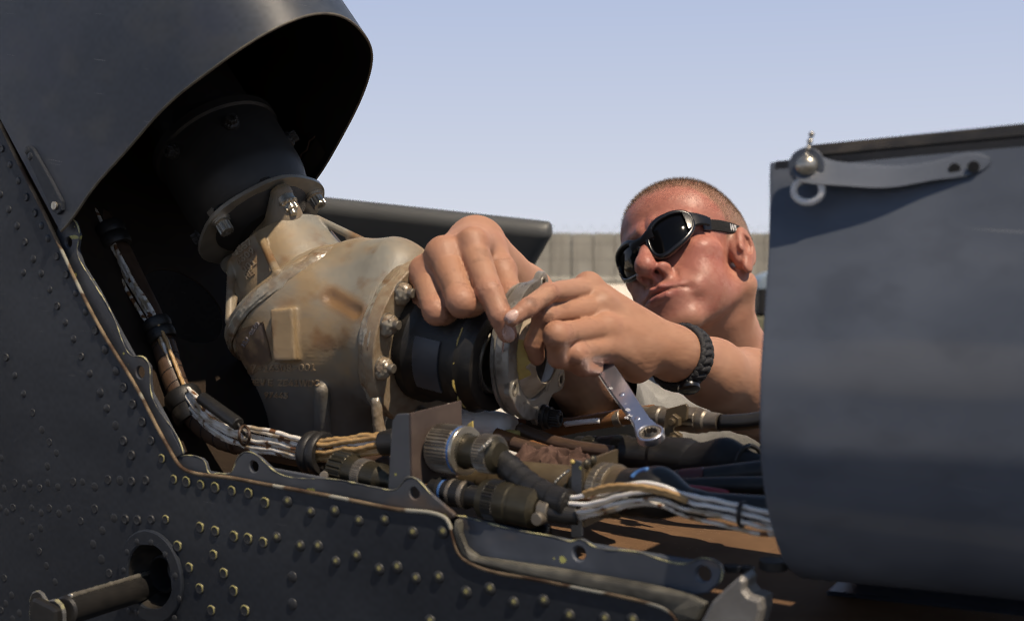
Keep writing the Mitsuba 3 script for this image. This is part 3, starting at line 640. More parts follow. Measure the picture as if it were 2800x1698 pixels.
# strap: a bowed metal ribbon standing off the cover at its free end
def on_cover(px, py, lift):
    o = -0.012
    for _ in range(8):
        p = S(px, py, o - lift); o = float(np.interp(-(p[2] - TILT * (p @ A - s0)), -cc[:, 1], cc[:, 0]))
    return S(px, py, o - lift)
lift_lo = 0.006
up_ = [(2165, 425), (2200, 408), (2245, 428), (2330, 446), (2440, 452), (2560, 438), (2680, 420), (2705, 432)]
lo_ = [(2172, 480), (2205, 500), (2250, 504), (2330, 510), (2440, 512), (2560, 492), (2690, 462), (2710, 445)]
lift = [0.016, 0.015, 0.0135, 0.011, 0.008, 0.005, 0.0015, 0.0012]
ru, rl = spline([on_cover(x, y, l - 0.25 * max(l - 0.004, 0)) for (x, y), l in zip(up_, lift)], 50), spline([on_cover(x, y, l + 0.5 * max(l - 0.004, 0)) for (x, y), l in zip(lo_, lift)], 50)
rt = [ru - 0.0016 * N, ru, 0.75 * ru + 0.25 * rl + 0.0003 * N, 0.25 * ru + 0.75 * rl + 0.0003 * N, rl, rl - 0.0016 * N, ru - 0.0016 * N]
sk2 = put('latch_strap', loft([np.array(r) for r in rt]), 'cover_paint', ck, smooth=40, label='grey metal latch strap across the top of the cover')
c = on_cover(2207, 455, 0.016)
put('washer', lathe([(0.0045, 0.0005), (0.0105, 0.0005), (0.011, 0.0012), (0.0105, 0.002), (0.0045, 0.002)], 28, c, N), 'cover_paint', sk2)
put('stud', lathe([(0.0058, 0.0018), (0.0064, 0.004), (0.0060, 0.0065), (0.0042, 0.0085), (0.002, 0.0094), (1e-5, 0.0096)], 28, c + 0.0012 * A, N), 'steel', sk2, smooth=True, label='domed steel stud')
for x, y in ((2610, 462), (2662, 456)):
    put('strap_hole', rod(on_cover(x, y, 0.0035), on_cover(x, y, 0.0048), 0.0032, 16), 'black_matt', sk2)
put('ring_pin', tube([c + A * (0.002 + 0.0085 * math.cos(a)) + Z * (-0.0145 + 0.0068 * math.sin(a)) + N * 0.004 for a in np.linspace(1.2, 6.9, 40)], 0.0021, 8), 'clean_wire', sk2, smooth=True, label='white split ring hanging under the stud')
ch = [c + N * 0.006 + A * (0.0015 + 0.0010 * k) + Z * (0.0058 + 0.0040 * k) for k in range(4)]
put('chain', cat([trimesh.creation.icosphere(2, 0.0017).apply_translation(p) for p in ch] + [tube(ch, 0.0009, 6)]), 'steel', sk2, smooth=True, label='short bright pin standing up from the stud')
# ------------------------------------------------------------------ gearbox on the boom, output shaft up the fin
A2 = unit(A - 0.15 * Z)
E2 = EDGE
def plane_hit(px, py, p0, n):
    r = ray(px, py); return CAM + r * (((p0 - CAM) @ n) / (r @ n))
def grad(f, p, e=4e-4):
    p = np.atleast_2d(p)
    g = np.stack([f(p + e * np.eye(3)[k]) - f(p - e * np.eye(3)[k]) for k in range(3)], -1)
    return g / (np.linalg.norm(g, axis=-1, keepdims=True) + 1e-12)
def ray_hit(f, px, py, start=0.75, steps=80):
    """where the line of sight through a photograph pixel meets the surface f = 0"""
    px, py = np.atleast_1d(px).astype(float), np.atleast_1d(py).astype(float)
    d = FWD + RIGHT * ((px - 1400) / F)[:, None] + UP * ((849 - py) / F)[:, None]; d /= np.linalg.norm(d, axis=1, keepdims=True)
    t = np.full(len(px), start)
    for _ in range(steps):
        t += np.clip(f(CAM + d * t[:, None]), -0.02, 0.05) * 0.9
        t = np.minimum(t, 3)
    return CAM + d * t[:, None]
Fc, Gc, Xc = S(1147, 928, 0.16), S(846, 830, 0.16), S(900, 890, 0.16)
Dc = S(835, 800, 0.16) + E2 * 0.087
GB = H + '__gearbox'
BD = S(1075, 738, 0.150)
def body0(p):
    d = sd_cone(p, Gc - E2 * 0.090, Gc - E2 * 0.002, 0.052, 0.080, 0.010)
    d = smin(d, sd_cone(p, Fc - A2 * 0.115, Fc - A2 * 0.004, 0.055, 0.0705, 0.012), 0.035)
    d = smin(d, sd_ell(p, Xc, (0.071, 0.071, 0.069)), 0.03)
    d = smin(d, sd_cone(p, Xc - Z * 0.115 - A * 0.004, Xc - Z * 0.01, 0.050, 0.064, 0.006), 0.03)
    d = smin(d, sd_cap(p, BD, BD - A2 * 0.03 - Z * 0.004, 0.029, 0.024), 0.024)
    return d
hp = ray_hit(body0, 782, 916)[0]; hn = grad(body0, hp)[0]
pr = np.array([S(782, 850, 0) - S(782, 980, 0), ]) [0]
Rp = frame(hn, unit(pr) - 0.10 * A)                         # x up, z outward
h2 = ray_hit(body0, [905, 972], [808, 850])
ribs = ray_hit(body0, [882, 884], [1065, 1190])
ribs2 = ray_hit(body0, [770, 802], [852, 846])
def body(p):
    d = body0(p)
    d = smin(d, sd_box(p, hp + hn * 0.001, (0.0225, 0.0112, 0.0052), 0.0014, Rp), 0.0035)
    d = smin(d, sd_cap(p, ribs[0] - V(0, .003, 0), ribs[1] - V(0, .005, 0), 0.0062, 0.0078), 0.003)
    d = smax(d, -sd_cap(p, h2[0] + 0.0035 * hn, h2[1] + 0.0035 * hn, 0.0055), 0.004)
    return d
lo = np.minimum.reduce([Gc, Fc, Xc]) - 0.135; hi = np.maximum.reduce([Gc, Fc, Xc]) + 0.10
gm = surf(body, lo, hi, 0.0017)
v = np.asarray(gm.vertices)
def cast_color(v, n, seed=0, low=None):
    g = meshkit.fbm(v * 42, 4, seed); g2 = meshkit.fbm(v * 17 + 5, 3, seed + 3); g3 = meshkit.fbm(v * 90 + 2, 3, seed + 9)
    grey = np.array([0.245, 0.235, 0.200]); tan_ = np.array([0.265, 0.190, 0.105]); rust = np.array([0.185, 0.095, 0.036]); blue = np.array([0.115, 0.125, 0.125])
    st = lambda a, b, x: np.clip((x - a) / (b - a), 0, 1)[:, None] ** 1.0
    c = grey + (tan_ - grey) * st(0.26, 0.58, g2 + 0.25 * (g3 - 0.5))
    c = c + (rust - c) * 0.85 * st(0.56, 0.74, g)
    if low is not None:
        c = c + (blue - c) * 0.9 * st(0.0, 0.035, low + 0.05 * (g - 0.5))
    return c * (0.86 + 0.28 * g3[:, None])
def vnorm(m):
    return meshkit.arrays((m.vertices, m.faces), True)[2]
def cast_bump(p, n, uv):
    return noise(p.x * 620, p.y * 620, p.z * 620) + 1.1 * noise(p.x * 260, p.y * 260, p.z * 260)
mat('cast_paint', VC, 0.50, spec=0.5, bump=proc(cast_bump, 4e-4), scale=0.00013)
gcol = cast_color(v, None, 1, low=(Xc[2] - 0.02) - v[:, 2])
ws = np.clip(1.4 - sd_cap(v, h2[0], h2[1], 0.003) / 0.007, 0, 1)[:, None] * 0.85
gcol = gcol * (1 - ws) + np.array([0.20, 0.105, 0.04]) * ws
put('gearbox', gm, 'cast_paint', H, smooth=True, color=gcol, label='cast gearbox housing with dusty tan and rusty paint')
# raised casting marks
def emboss(f, text, px, py, ux, uy, hgt_px, depth, bold=True):
    """cast lettering: text laid on the surface f, starting at a pixel, running along (ux, uy)"""
    m = meshkit.text_mesh(text, 1.0, 1.0, bold); v = np.asarray(m.vertices)
    L = math.hypot(ux, uy); ux, uy = ux / L, uy / L
    X = px + hgt_px * (v[:, 0] * ux + v[:, 1] * uy); Y = py + hgt_px * (v[:, 0] * uy - v[:, 1] * ux)
    key = np.round(np.c_[X, Y], 3); uq, inv = np.unique(key, axis=0, return_inverse=True)
    ph = ray_hit(f, uq[:, 0], uq[:, 1]); nh = grad(f, ph)
    return trimesh.Trimesh(ph[inv.ravel()] + nh[inv.ravel()] * ((v[:, 2:] - 0.35) * depth), m.faces, process=False)
mat('cast_mark', proc(lambda p, n, uv: mix((0.20, 0.12, 0.06), (0.36, 0.30, 0.21), fbm(p.x * 140, p.y * 140, p.z * 140, 3))), 0.5)
for txt, x, y, ux, uy, hh in (('7-16308-001', 688, 1016, 1, -0.02, 18), ('REV E  ZE41WDC', 682, 1052, 1, 0.02, 17), ('97443', 722, 1086, 1, 0.03, 15)):
    put('cast_lettering', emboss(body, txt, x, y, ux, uy, hh, 0.0017), 'cast_mark', GB, label=f'raised casting mark {txt.replace("  ", " ")}')
# dark identification label wrapped on the left of the housing
def patch(f, quad, nu, nv, lift):
    q = np.array(quad, float); u, w = np.meshgrid(np.linspace(0, 1, nu), np.linspace(0, 1, nv), indexing='ij')
    P = (q[0] * ((1 - u) * (1 - w))[..., None] + q[1] * (u * (1 - w))[..., None] + q[2] * (u * w)[..., None] + q[3] * ((1 - u) * w)[..., None]).reshape(-1, 2)
    ph = ray_hit(f, P[:, 0], P[:, 1]); nh = grad(f, ph)
    i, j = np.meshgrid(np.arange(nu - 1), np.arange(nv - 1), indexing='ij')
    qd = np.stack([i * nv + j, (i + 1) * nv + j, (i + 1) * nv + j + 1, i * nv + j + 1], -1).reshape(-1, 4)
    t = np.vstack([qd[:, [0, 1, 2]], qd[:, [0, 2, 3]]]); n0 = len(ph)
    rim = [k * nv for k in range(nu)] + [(nu - 1) * nv + k for k in range(1, nv)] + [k * nv + nv - 1 for k in range(nu - 2, -1, -1)] + [k for k in range(nv - 2, 0, -1)]
    sides = [[rim[k], rim[(k + 1) % len(rim)], rim[(k + 1) % len(rim)] + n0] for k in range(len(rim))] + [[rim[k], rim[(k + 1) % len(rim)] + n0, rim[k] + n0] for k in range(len(rim))]
    return trimesh.Trimesh(np.vstack([ph + nh * lift, ph - nh * 0.001]), np.vstack([t, sides]), process=False)
mat('old_label', proc(lambda p, n, uv: mix((0.10, 0.068, 0.050), (0.20, 0.135, 0.08), smoothstep(0.35, 0.65, fbm(p.x * 60, p.y * 60, p.z * 60, 4)))), 0.35, spec=0.6)
put('data_label', patch(body, [(640, 905), (720, 880), (745, 985), (668, 1040)], 12, 14, 0.0007), 'old_label', GB, smooth=True, label='stained dark data label on the left of the housing')
mat('label_print', proc(lambda p, n, uv: mix((0.16, 0.14, 0.15), (0.30, 0.27, 0.27), noise(p.x * 200, p.y * 200, p.z * 200))), 0.5)
put('label_lettering', emboss(body, '157-0630', 670, 950, 0.55, -0.84, 11, 0.0024, False), 'label_print', f'{GB}__data_label')

# ---- collar with ribs above the joint
Ht = 0.066
def collar(p):
    d = sd_cone(p, Gc - E2 * 0.001, Gc + E2 * Ht, 0.060, 0.0515, 0.0012)
    d = smin(d, sd_cone(p, Gc - E2 * 0.003, Gc + E2 * 0.007, 0.0835, 0.0835, 0.0015), 0.004)
    for tip, foot in RIBS:
        d = smin(d, np.minimum(sd_cap(p, tip, foot, 0.0035, 0.0042), sd_cap(p, 0.5 * (tip + foot) - E2 * 0.008, foot, 0.0030, 0.0036)), 0.0025)
    d = smax(d, -sd_cone(p, Gc + E2 * 0.02, Gc + E2 * (Ht + 0.02), 0.044, 0.0455), 0.001)
    return d
c8 = ray_hit(lambda p: sd_cone(p, Gc, Gc + E2 * Ht, 0.056, 0.0485, 0.003), [712, 868], [668, 612])
RIBS = []
U0 = unit(plane_hit(712, 668, Gc + E2 * Ht, E2) - (Gc + E2 * Ht))
for px_, py_ in ((706, 634), (862, 592), (626, 712)):
    u = unit(plane_hit(px_, py_, Gc + E2 * Ht, E2) - (Gc + E2 * Ht)); RIBS.append((Gc + E2 * (Ht - 0.004) + u * 0.0505, Gc + E2 * 0.006 + u * 0.081))
lo = np.minimum(Gc, Gc + E2 * Ht) - 0.095; hi = np.maximum(Gc, Gc + E2 * Ht) + 0.095
cm = surf(collar, lo, hi, 0.0014); v = np.asarray(cm.vertices)
cl = put('gearbox_collar', cm, 'cast_paint', H, smooth=True, color=cast_color(v, None, 5) * 0.97, label='ribbed cast collar on top of the gearbox')
for k, (txt, x, y) in enumerate((('Q357', 642, 704), ('6309', 652, 727), ('001', 668, 748), ('RE', 676, 766))):
    put('cast_lettering', emboss(collar, txt, x, y, 0.80, -0.60, 17, 0.0018), 'cast_mark', cl, label=f'raised casting mark {txt}')
# ---- smeared sealant round both joints
def bead(cen, ax, r, rad, seed, amp=0.35):
    fr = frame(ax); a = np.linspace(0, 2 * math.pi, 261)[:-1]
    pts = cen + r * (np.cos(a)[:, None] * fr[:, 0] + np.sin(a)[:, None] * fr[:, 1])
    w = meshkit.fbm(np.c_[np.cos(a) * 3.5, np.sin(a) * 3.5, a * 0 + seed], 2)
    sides = 28; ph = np.arange(sides) / sides * 2 * math.pi
    out = (pts - cen) / r
    rr = rad * (0.65 + 0.9 * w)[:, None] * (1 + amp * (meshkit.noise(np.stack([np.cos(a)[:, None] * 4 + 0 * ph, np.sin(a)[:, None] * 4 + 0 * ph, 0 * a[:, None] + ph[None] * 5 + seed], -1)) - 0.5))
    v = pts[:, None] + rr[..., None] * (np.cos(ph)[None, :, None] * out[:, None] * 0.50 + np.sin(ph)[None, :, None] * unit(ax) * 1.6)
    n = len(a); i, j = np.meshgrid(np.arange(n), np.arange(sides), indexing='ij')
    q = np.stack([i * sides + j, i * sides + (j + 1) % sides, ((i + 1) % n) * sides + (j + 1) % sides, ((i + 1) % n) * sides + j], -1).reshape(-1, 4)
    return trimesh.Trimesh(v.reshape(-1, 3), np.vstack([q[:, [0, 1, 2]], q[:, [0, 2, 3]]]), process=False)
def sealant_fn(p, n, uv):
    g = fbm(p.x * 60, p.y * 60, p.z * 60, 4)
    c = mix((0.30, 0.275, 0.22), (0.23, 0.175, 0.115), smoothstep(0.4, 0.6, g))
    return mix(c, (0.16, 0.085, 0.04), 0.7 * smoothstep(0.60, 0.74, fbm(p.x * 60 + 30, p.y * 130, p.z * 130, 3)))
mat('sealant', proc(sealant_fn), 0.30, spec=0.6, bump=proc(lambda p, n, uv: fbm(p.x * 240, p.y * 240, p.z * 240, 2), 4e-4), scale=0.0008)
put('sealant', bead(Gc - E2 * 0.002, E2, 0.0825, 0.0038, 3, 0.55), 'sealant', GB, smooth=True, label='smeared sealant along the upper joint')
put('sealant', bead(Gc - E2 * 0.0085, E2, 0.0802, 0.0016, 5, 0.6), 'sealant', GB, smooth=True)
put('sealant', bead(Fc - A2 * 0.001, A2, 0.0710, 0.0044, 8, 0.55), 'sealant', GB, smooth=True, label='smeared sealant round the right flange')
tk = lambda p, q, r: tube(spline([p, 0.5 * (p + q) + 0.003 * N, q], 14), r * (0.8 + 0.5 * meshkit.noise(np.linspace(0, 9, 14)[:, None] * [1, 0, 0])), 10)
put('sealant', tk(Fc + A2 * 0.000 - Z * 0.045 + N * 0.060, Fc + A2 * 0.004 - Z * 0.10 + N * 0.050, 0.0055), 'sealant', GB, smooth=True, label='drip of rusty sealant below the right flange')
# ---- right mounting flange with coated bolts, and the black input quill
put('mount_flange', lathe([(0.058, -0.006), (0.0725, -0.004), (0.0735, -0.002), (0.0735, 0.0085), (0.0725, 0.0095), (0.04, 0.0095)], 64, Fc, A2), 'cast_mark', GB, smooth=40)
fl = f'{GB}__mount_flange'
def bolt(p, ax, r, L, matn, parent, name='bolt', nut=True, head12=True):
    parts = [rod(p, p + ax * 0.0016, r * 2.0, 24)]
    kn = lambda h, a: 1 + 0.07 * np.sign(np.cos(12 * a)) * (h > L * 0.25)
    parts.append(lathe([(r * 1.75, 0.0016), (r * 1.75, 0.003), (r * 1.28, 0.004), (r * 1.28, L), (r * 1.12, L + 0.0005), (r * 0.62, L + 0.0005), (r * 0.55, L - 0.002), (1e-5, L - 0.002)], 48, p, ax, knurl=kn) if head12 else
                 cat([rod(p + ax * 0.0016, p + ax * (0.0016 + L * 0.5), r * 1.7, 6), rod(p + ax * L * 0.5, p + ax * L * 1.1, r * 0.95, 16)]))
    return put(name, cat(parts), matn, parent, smooth=35)
for x, y in ((1095, 795), (1056, 882), (1042, 1000)):
    q = plane_hit(x, y, Fc + A2 * 0.0095, A2)
    rr = np.linalg.norm(q - Fc - A2 * 0.0095); q = Fc + A2 * 0.0095 + (q - Fc - A2 * 0.0095) * min(1, 0.0655 / rr)
    bolt(q, A2, 0.0043, 0.0125, 'dull_steel', fl, head12=False)
    k = key_of('sealant', fl); put('sealant', surf(lambda p: smin(sd_ell(p, q + A2 * 0.003, (0.0078,) * 3), sd_ell(p, q + A2 * 0.0005 - Z * 0.005, (0.007, 0.007, 0.007)), 0.004) + 0.0016 * (meshkit.noise(p * 420) - 0.5), q - 0.016, q + 0.016, 0.0012), 'sealant', fl, smooth=True)
for a in np.arange(0, 360, 45):
    fr = frame(A2); q = Fc + A2 * 0.0095 + 0.0655 * (math.cos(math.radians(a)) * fr[:, 0] + math.sin(math.radians(a)) * fr[:, 1])
    if q[2] < Fc[2] - 0.01 and (q - Fc) @ N < 0.02 or (q - Fc) @ N < -0.03:
        bolt(q, A2, 0.0043, 0.0125, 'dull_steel', fl, head12=False)
quill = [(0.048, 0.0095), (0.0515, 0.011), (0.0518, 0.020), (0.0475, 0.026), (0.0465, 0.064), (0.0490, 0.0655), (0.0493, 0.072), (0.0475, 0.074), (0.0455, 0.077), (0.0450, 0.086), (0.0425, 0.0875), (0.0340, 0.0875), (0.0325, 0.084), (0.0315, 0.06), (0.0280, 0.045), (1e-5, 0.045)]
ql = put('input_quill', lathe(quill, 72, Fc, A2), 'dirty_black', H, smooth=35, label='black cylindrical input housing on the right of the gearbox')
Qe = Fc + A2 * 0.0875
put('bore_ring', lathe([(0.0318, 0.080), (0.0295, 0.0865), (0.0275, 0.0865), (0.0265, 0.082), (0.0265, 0.046)], 64, Fc, A2), 'steel', ql, smooth=40, label='bright ring inside the bore')
fr = frame(A2, -N)
def arc(r0, r1, h, a0, a1, base=Fc, ax=A2, th=0.0006, n=20, jag=0.0, seed=0):
    a = np.radians(np.linspace(a0, a1, n)); f_ = frame(ax, N)
    rows = []
    for r, hh in ((r0, h), (r0, h + th), (r1, h + th), (r1, h)):
        rj = r + jag * (meshkit.noise(np.c_[a * 9, a * 0 + r * 900 + seed, a * 0]) - 0.5)
        rows.append(base + ax * hh + rj[:, None] * (np.cos(a)[:, None] * f_[:, 0] + np.sin(a)[:, None] * f_[:, 1]))
    return loft(rows + [rows[0]])
put('primer_patch', arc(0.0455, 0.0491, 0.0725, 20, 62, jag=0.006), 'yellow_primer', ql, label='patch of yellow primer on the end of the housing')
put('primer_patch', arc(0.0460, 0.0490, 0.0725, -32, 4, jag=0.006, seed=3), 'yellow_primer', ql, label='patch of yellow primer low on the end of the housing')
# rectangular tag wrapped on the quill
f_ = frame(A2, N); aa = np.radians(np.linspace(-42, 14, 14)); hh = np.linspace(0.030, 0.056, 8)
sg = 1 if (np.cross(A2, N)) @ f_[:, 1] > 0 else -1
up_sign = 1 if f_[2, 1] > 0 else -1
rows = [np.array([Fc + A2 * h + r * (math.cos(a * up_sign) * f_[:, 0] + math.sin(a * up_sign) * f_[:, 1]) for a in aa]) for r, h in [(0.0450, hh[0])] + [(0.0486, h) for h in hh] + [(0.0450, hh[-1])]]
put('tag_plate', loft(rows), 'rail_paint', ql, smooth=30, label='plain grey tag wrapped on the black housing')

# ---- output coupling: hub, flexible disc, bolts, dark shaft cup above
hub_b = [plane_hit(x, y, Dc - E2 * 0.004, E2) for x, y in ((752, 540), (622, 712))]
def on_circle(p, c, r): return c + r * unit((p - c) - ((p - c) @ E2) * E2)
b1_, b2_ = on_circle(hub_b[0], Dc - E2 * 0.004, 0.054), on_circle(hub_b[1], Dc - E2 * 0.004, 0.054)
third = Dc - E2 * 0.004 - 0.054 * unit(unit(b1_ - Dc) + unit(b2_ - Dc))
def hubf(p):
    d = sd_cone(p, Gc + E2 * 0.03, Dc - E2 * 0.006, 0.026, 0.022, 0.002)
    for b in (b1_, b2_, third):
        m_ = Gc + E2 * 0.05
        d = smin(d, sd_cap(p, m_ + 0.014 * unit(b - Dc), b - E2 * 0.006, 0.030, 0.0105), 0.014)
        d = smax(d, (p - (Dc - E2 * 0.0035)) @ E2, 0.0015)
    return d
hm = surf(hubf, Dc - 0.085, Dc + 0.085, 0.0021); v = np.asarray(hm.vertices)
hk = put('coupling_hub', hm, 'cast_paint', H, smooth=True, color=cast_color(v, None, 8) * 0.75, label='dusty three armed coupling hub below the disc')
fr = frame(E2, unit(b1_ - Dc))
disc = Polygon([(0.0665 * math.cos(t) * (1 - 0.035 * (1 - math.cos(6 * t)) / 2), 0.0665 * math.sin(t) * (1 - 0.035 * (1 - math.cos(6 * t)) / 2)) for t in np.linspace(0, 2 * math.pi, 120)[:-1]]).difference(Point(0, 0).buffer(0.036, quad_segs=14))
dm = bevel_plate(disc, 0.0042, 0.0007); dm = xf(dm, fr, Dc - E2 * 0.002)
mat('disc_steel', proc(lambda p, n, uv: mix((0.34, 0.30, 0.24), (0.52, 0.47, 0.38), fbm(p.x * 90, p.y * 90, p.z * 90, 3))), 0.36, metallic=0.6)
dk = put('coupling_disc', dm, 'disc_steel', H, smooth=25, label='thin steel coupling disc ringed with bolts')
for k, (x, y) in enumerate(((752, 540), (622, 712))):
    q = (b1_, b2_)[k]
    put('nut', cat([rod(q - E2 * 0.012, q - E2 * 0.0175, 0.0090, 32), hexrod(q + E2 * 0.009, q + E2 * 0.002, 0.0088)]), 'steel', dk, smooth=20)
    bolt(q - E2 * 0.017, -E2, 0.0048, 0.009, 'steel', dk); put('bolt_end', rod(q - E2 * 0.024, q - E2 * 0.031, 0.0036, 16), 'steel', dk)
for x, y in ((838, 545), (606, 604)):
    q = on_circle(plane_hit(x, y, Dc - E2 * 0.002, E2), Dc - E2 * 0.002, 0.0545)
    bolt(q, -E2, 0.0050, 0.0135, 'steel', dk)
    put('bolt_head', hexrod(q + E2 * 0.004, q + E2 * 0.013, 0.0078), 'dull_steel', dk, smooth=20)
q = on_circle(plane_hit(745, 500, Dc + E2 * 0.004, E2), Dc + E2 * 0.003, 0.054)
for x, y in ((728, 500), (588, 575)):
    q = on_circle(plane_hit(x, y, Dc + E2 * 0.003, E2), Dc + E2 * 0.003, 0.054)
    put('bolt_head', lathe([(0.0082, 0), (0.0082, 0.004), (0.006, 0.005), (0.006, 0.014), (1e-5, 0.0145)], 36, q, E2, knurl=lambda h, a: 1 + 0.05 * np.sign(np.cos(12 * a))), 'dirty_black', dk, smooth=30)
mat('cup_paint', proc(lambda p, n, uv: mix((0.014, 0.0135, 0.0125), (0.030, 0.027, 0.024), fbm(p.x * 30, p.y * 30, p.z * 30, 4))), 0.5, spec=0.4)
Cc = S(628, 452, 0.155); Bc = Cc - E2 * 0.07
cup = [(1e-5, -0.012), (0.030, -0.010), (0.046, 0.0), (0.056, 0.014), (0.0605, 0.032), (0.0615, 0.040), (0.0615, 0.092), (0.0640, 0.094), (0.0640, 0.102), (0.055, 0.108), (0.050, 0.112), (0.047, 0.40)]
kk = put('shaft_cup', lathe(cup, 72, Bc, E2), 'cup_paint', H, smooth=25, label='dark cup shaped shaft housing inside the fairing')
for x, y in ((632, 338), (476, 416)):
    fc = lambda p: sd_cone(p, Bc + E2 * 0.03, Bc + E2 * 0.094, 0.0615, 0.0615)
    q = ray_hit(fc, x, y)[0]; nq = grad(fc, q)[0]
    bolt(q, nq, 0.0040, 0.009, 'cup_paint', kk)
w_ = np.cross(E2, unit(ray(700, 400))); w_ = w_ if w_[0] > 0 else -w_; w_ = unit(w_ - (w_ @ E2) * E2)
for hgt, s_ in ((0.062, 1), (0.02, -1)):
    bolt(Bc + E2 * hgt + w_ * s_ * (0.061 if s_ > 0 else 0.057), w_ * s_, 0.0042, 0.009, 'cup_paint', kk)
# ------------------------------------------------------------------ wiring and connectors in the boom
WH = put('wiring_harness', tube(spline([S(*q) for q in ((215, 500, 0.10), (262, 575, 0.095), (318, 660, 0.09), (362, 750, 0.085), (415, 860, 0.075), (452, 960, 0.065), (492, 1075, 0.055), (560, 1165, 0.05), (690, 1218, 0.05), (862, 1250, 0.055), (960, 1262, 0.06), (1075, 1268, 0.06))], 90), 0.0098, 12), 'brown_sleeve', H, smooth=True,
         label='brown sleeved wire bundle running down the fin and along the boom')
def bundle(pts, n, spread, r, matn, parent, seed, name='wire', twist=1.0, flat=0.6, npts=70, matlist=None):
    """n separate wires that wander round a common path"""
    c = spline([S(*q) for q in pts], npts); t = np.gradient(c, axis=0); t /= np.linalg.norm(t, axis=1, keepdims=True)
    u = np.cross(t, N); u /= np.linalg.norm(u, axis=1, keepdims=True); w = np.cross(t, u)
    s = np.linspace(0, 1, npts)
    for k in range(n):
        r_ = np.random.default_rng(seed * 31 + k)
        a = (k + 0.5) / n * 2 - 1
        x = spread * (a + 0.075 * np.interp(s, np.linspace(0, 1, 9), r_.normal(size=9)) * twist)
        y = spread * flat * (r_.uniform(-1, 1) * 0.6 + 0.5 * np.interp(s, np.linspace(0, 1, 8), r_.normal(size=8)) * twist * 0.25)
        wob = 0.00018 * np.sin(s * 60 + k * 2.1)
        put(name, tube(spline(c + (x + wob)[:, None] * u + y[:, None] * w, npts * 2), r, 8), matlist[k % len(matlist)] if matlist else matn, parent, smooth=True)
bundle([(228, 545, 0.088), (262, 600, 0.083), (300, 670, 0.078), (340, 745, 0.072), (385, 820, 0.066), (425, 885, 0.06)], 6, 0.0075, 0.0017, 'white_wire', WH, 1)
bundle([(425, 885, 0.058), (455, 945, 0.056), (480, 1010, 0.054), (510, 1080, 0.048)], 4, 0.0045, 0.0017, 'white_wire', WH, 2, matlist=['tan_wire', 'white_wire', 'white_wire'])
bundle([(512, 1082, 0.042), (560, 1135, 0.036), (630, 1180, 0.034), (720, 1205, 0.034), (850, 1236, 0.036)], 7, 0.0105, 0.0019, 'white_wire', WH, 3)
bundle([(850, 1236, 0.036), (930, 1226, 0.038), (1000, 1216, 0.04), (1052, 1212, 0.042)], 6, 0.0085, 0.0021, 'tan_wire', WH, 4, matlist=['tan_wire', 'tan_wire', 'white_wire', 'tan_wire'])
put('boot', rod(S(1040, 1214, 0.042), S(1090, 1206, 0.046), 0.0095, 20, r2=0.011), 'black_rubber', WH, smooth=30)
def clamp(px, py, off, d, r, w, matn='black_rubber', name='clamp', rings=1):
    p = S(px, py, off); d = unit(d); parts = []
    for k in range(rings):
        c = p + d * (k - (rings - 1) / 2) * w * 1.05
        parts.append(lathe([(r * 0.7, -w / 2), (r * 0.96, -w / 2), (r * 1.04, -w * 0.3), (r * 1.06, 0), (r * 1.04, w * 0.3), (r * 0.96, w / 2), (r * 0.7, w / 2)], 32, c, d))
    return put(name, cat(parts), matn, WH, smooth=50)
clamp(310, 645, 0.082, S(340, 710, .08) - S(285, 590, .08), 0.0135, 0.012, 'dirty_black', rings=2)
clamp(435, 902, 0.062, S(450, 940, .06) - S(415, 860, .06), 0.0125, 0.010, 'dirty_black', rings=2)
clamp(512, 1110, 0.048, S(535, 1150, .05) - S(495, 1075, .05), 0.0155, 0.014, 'dirty_black', rings=2)
clamp(868, 1240, 0.042, S(900, 1240, .04) - S(840, 1235, .04), 0.0172, 0.0085, 'black_rubber', rings=2)
put('lacing_tie', tube([S(668 + 14 * math.sin(a), 1190 + 26 * math.cos(a), 0.03 - 0.012 * abs(math.sin(a))) for a in np.linspace(0, 6.3, 24)], 0.0013, 6), 'brown_sleeve', WH, smooth=True)
put('splice_sleeve', cat([rod(S(552, 1088, 0.03), S(652, 1160, 0.022), 0.0056, 24), tube(spline([S(650, 1158, 0.022), S(662, 1178, 0.024), S(675, 1192, 0.03)], 12), 0.0014, 6)]), 'black_rubber', WH, smooth=35, label='black heat shrink sleeve lying over the wires')
spr = [S(*q) for q in ((462, 935, 0.085), (478, 985, 0.085), (505, 1040, 0.085), (548, 1110, 0.085))]
put('brown_hose', tube(spline(spr, 30), 0.0062, 12), 'rust_tube', WH, smooth=True, label='rusty brown hose behind the harness')
for q in np.linspace(0.25, 0.95, 10):                     # spiral wrap seams on the brown sleeve
    pass
hs = spline([S(*q) for q in ((428, 890, 0.068), (452, 960, 0.062), (492, 1075, 0.053), (560, 1165, 0.047), (650, 1208, 0.047))], 200)
tg = np.gradient(hs, axis=0); tg /= np.linalg.norm(tg, axis=1, keepdims=True); uu = np.cross(tg, N); uu /= np.linalg.norm(uu, axis=1, keepdims=True); ww = np.cross(tg, uu); an = np.linspace(0, 2 * math.pi * 11, 200)[:, None]
put('spiral_seam', tube(hs + 0.0106 * (np.cos(an) * uu + np.sin(an) * ww), 0.0005, 5), 'black_matt', WH, smooth=True)
put('sleeve_wrap', tube(hs, 0.0106, 14), 'brown_sleeve', WH, smooth=True, label='spiral wrapped brown sleeve')

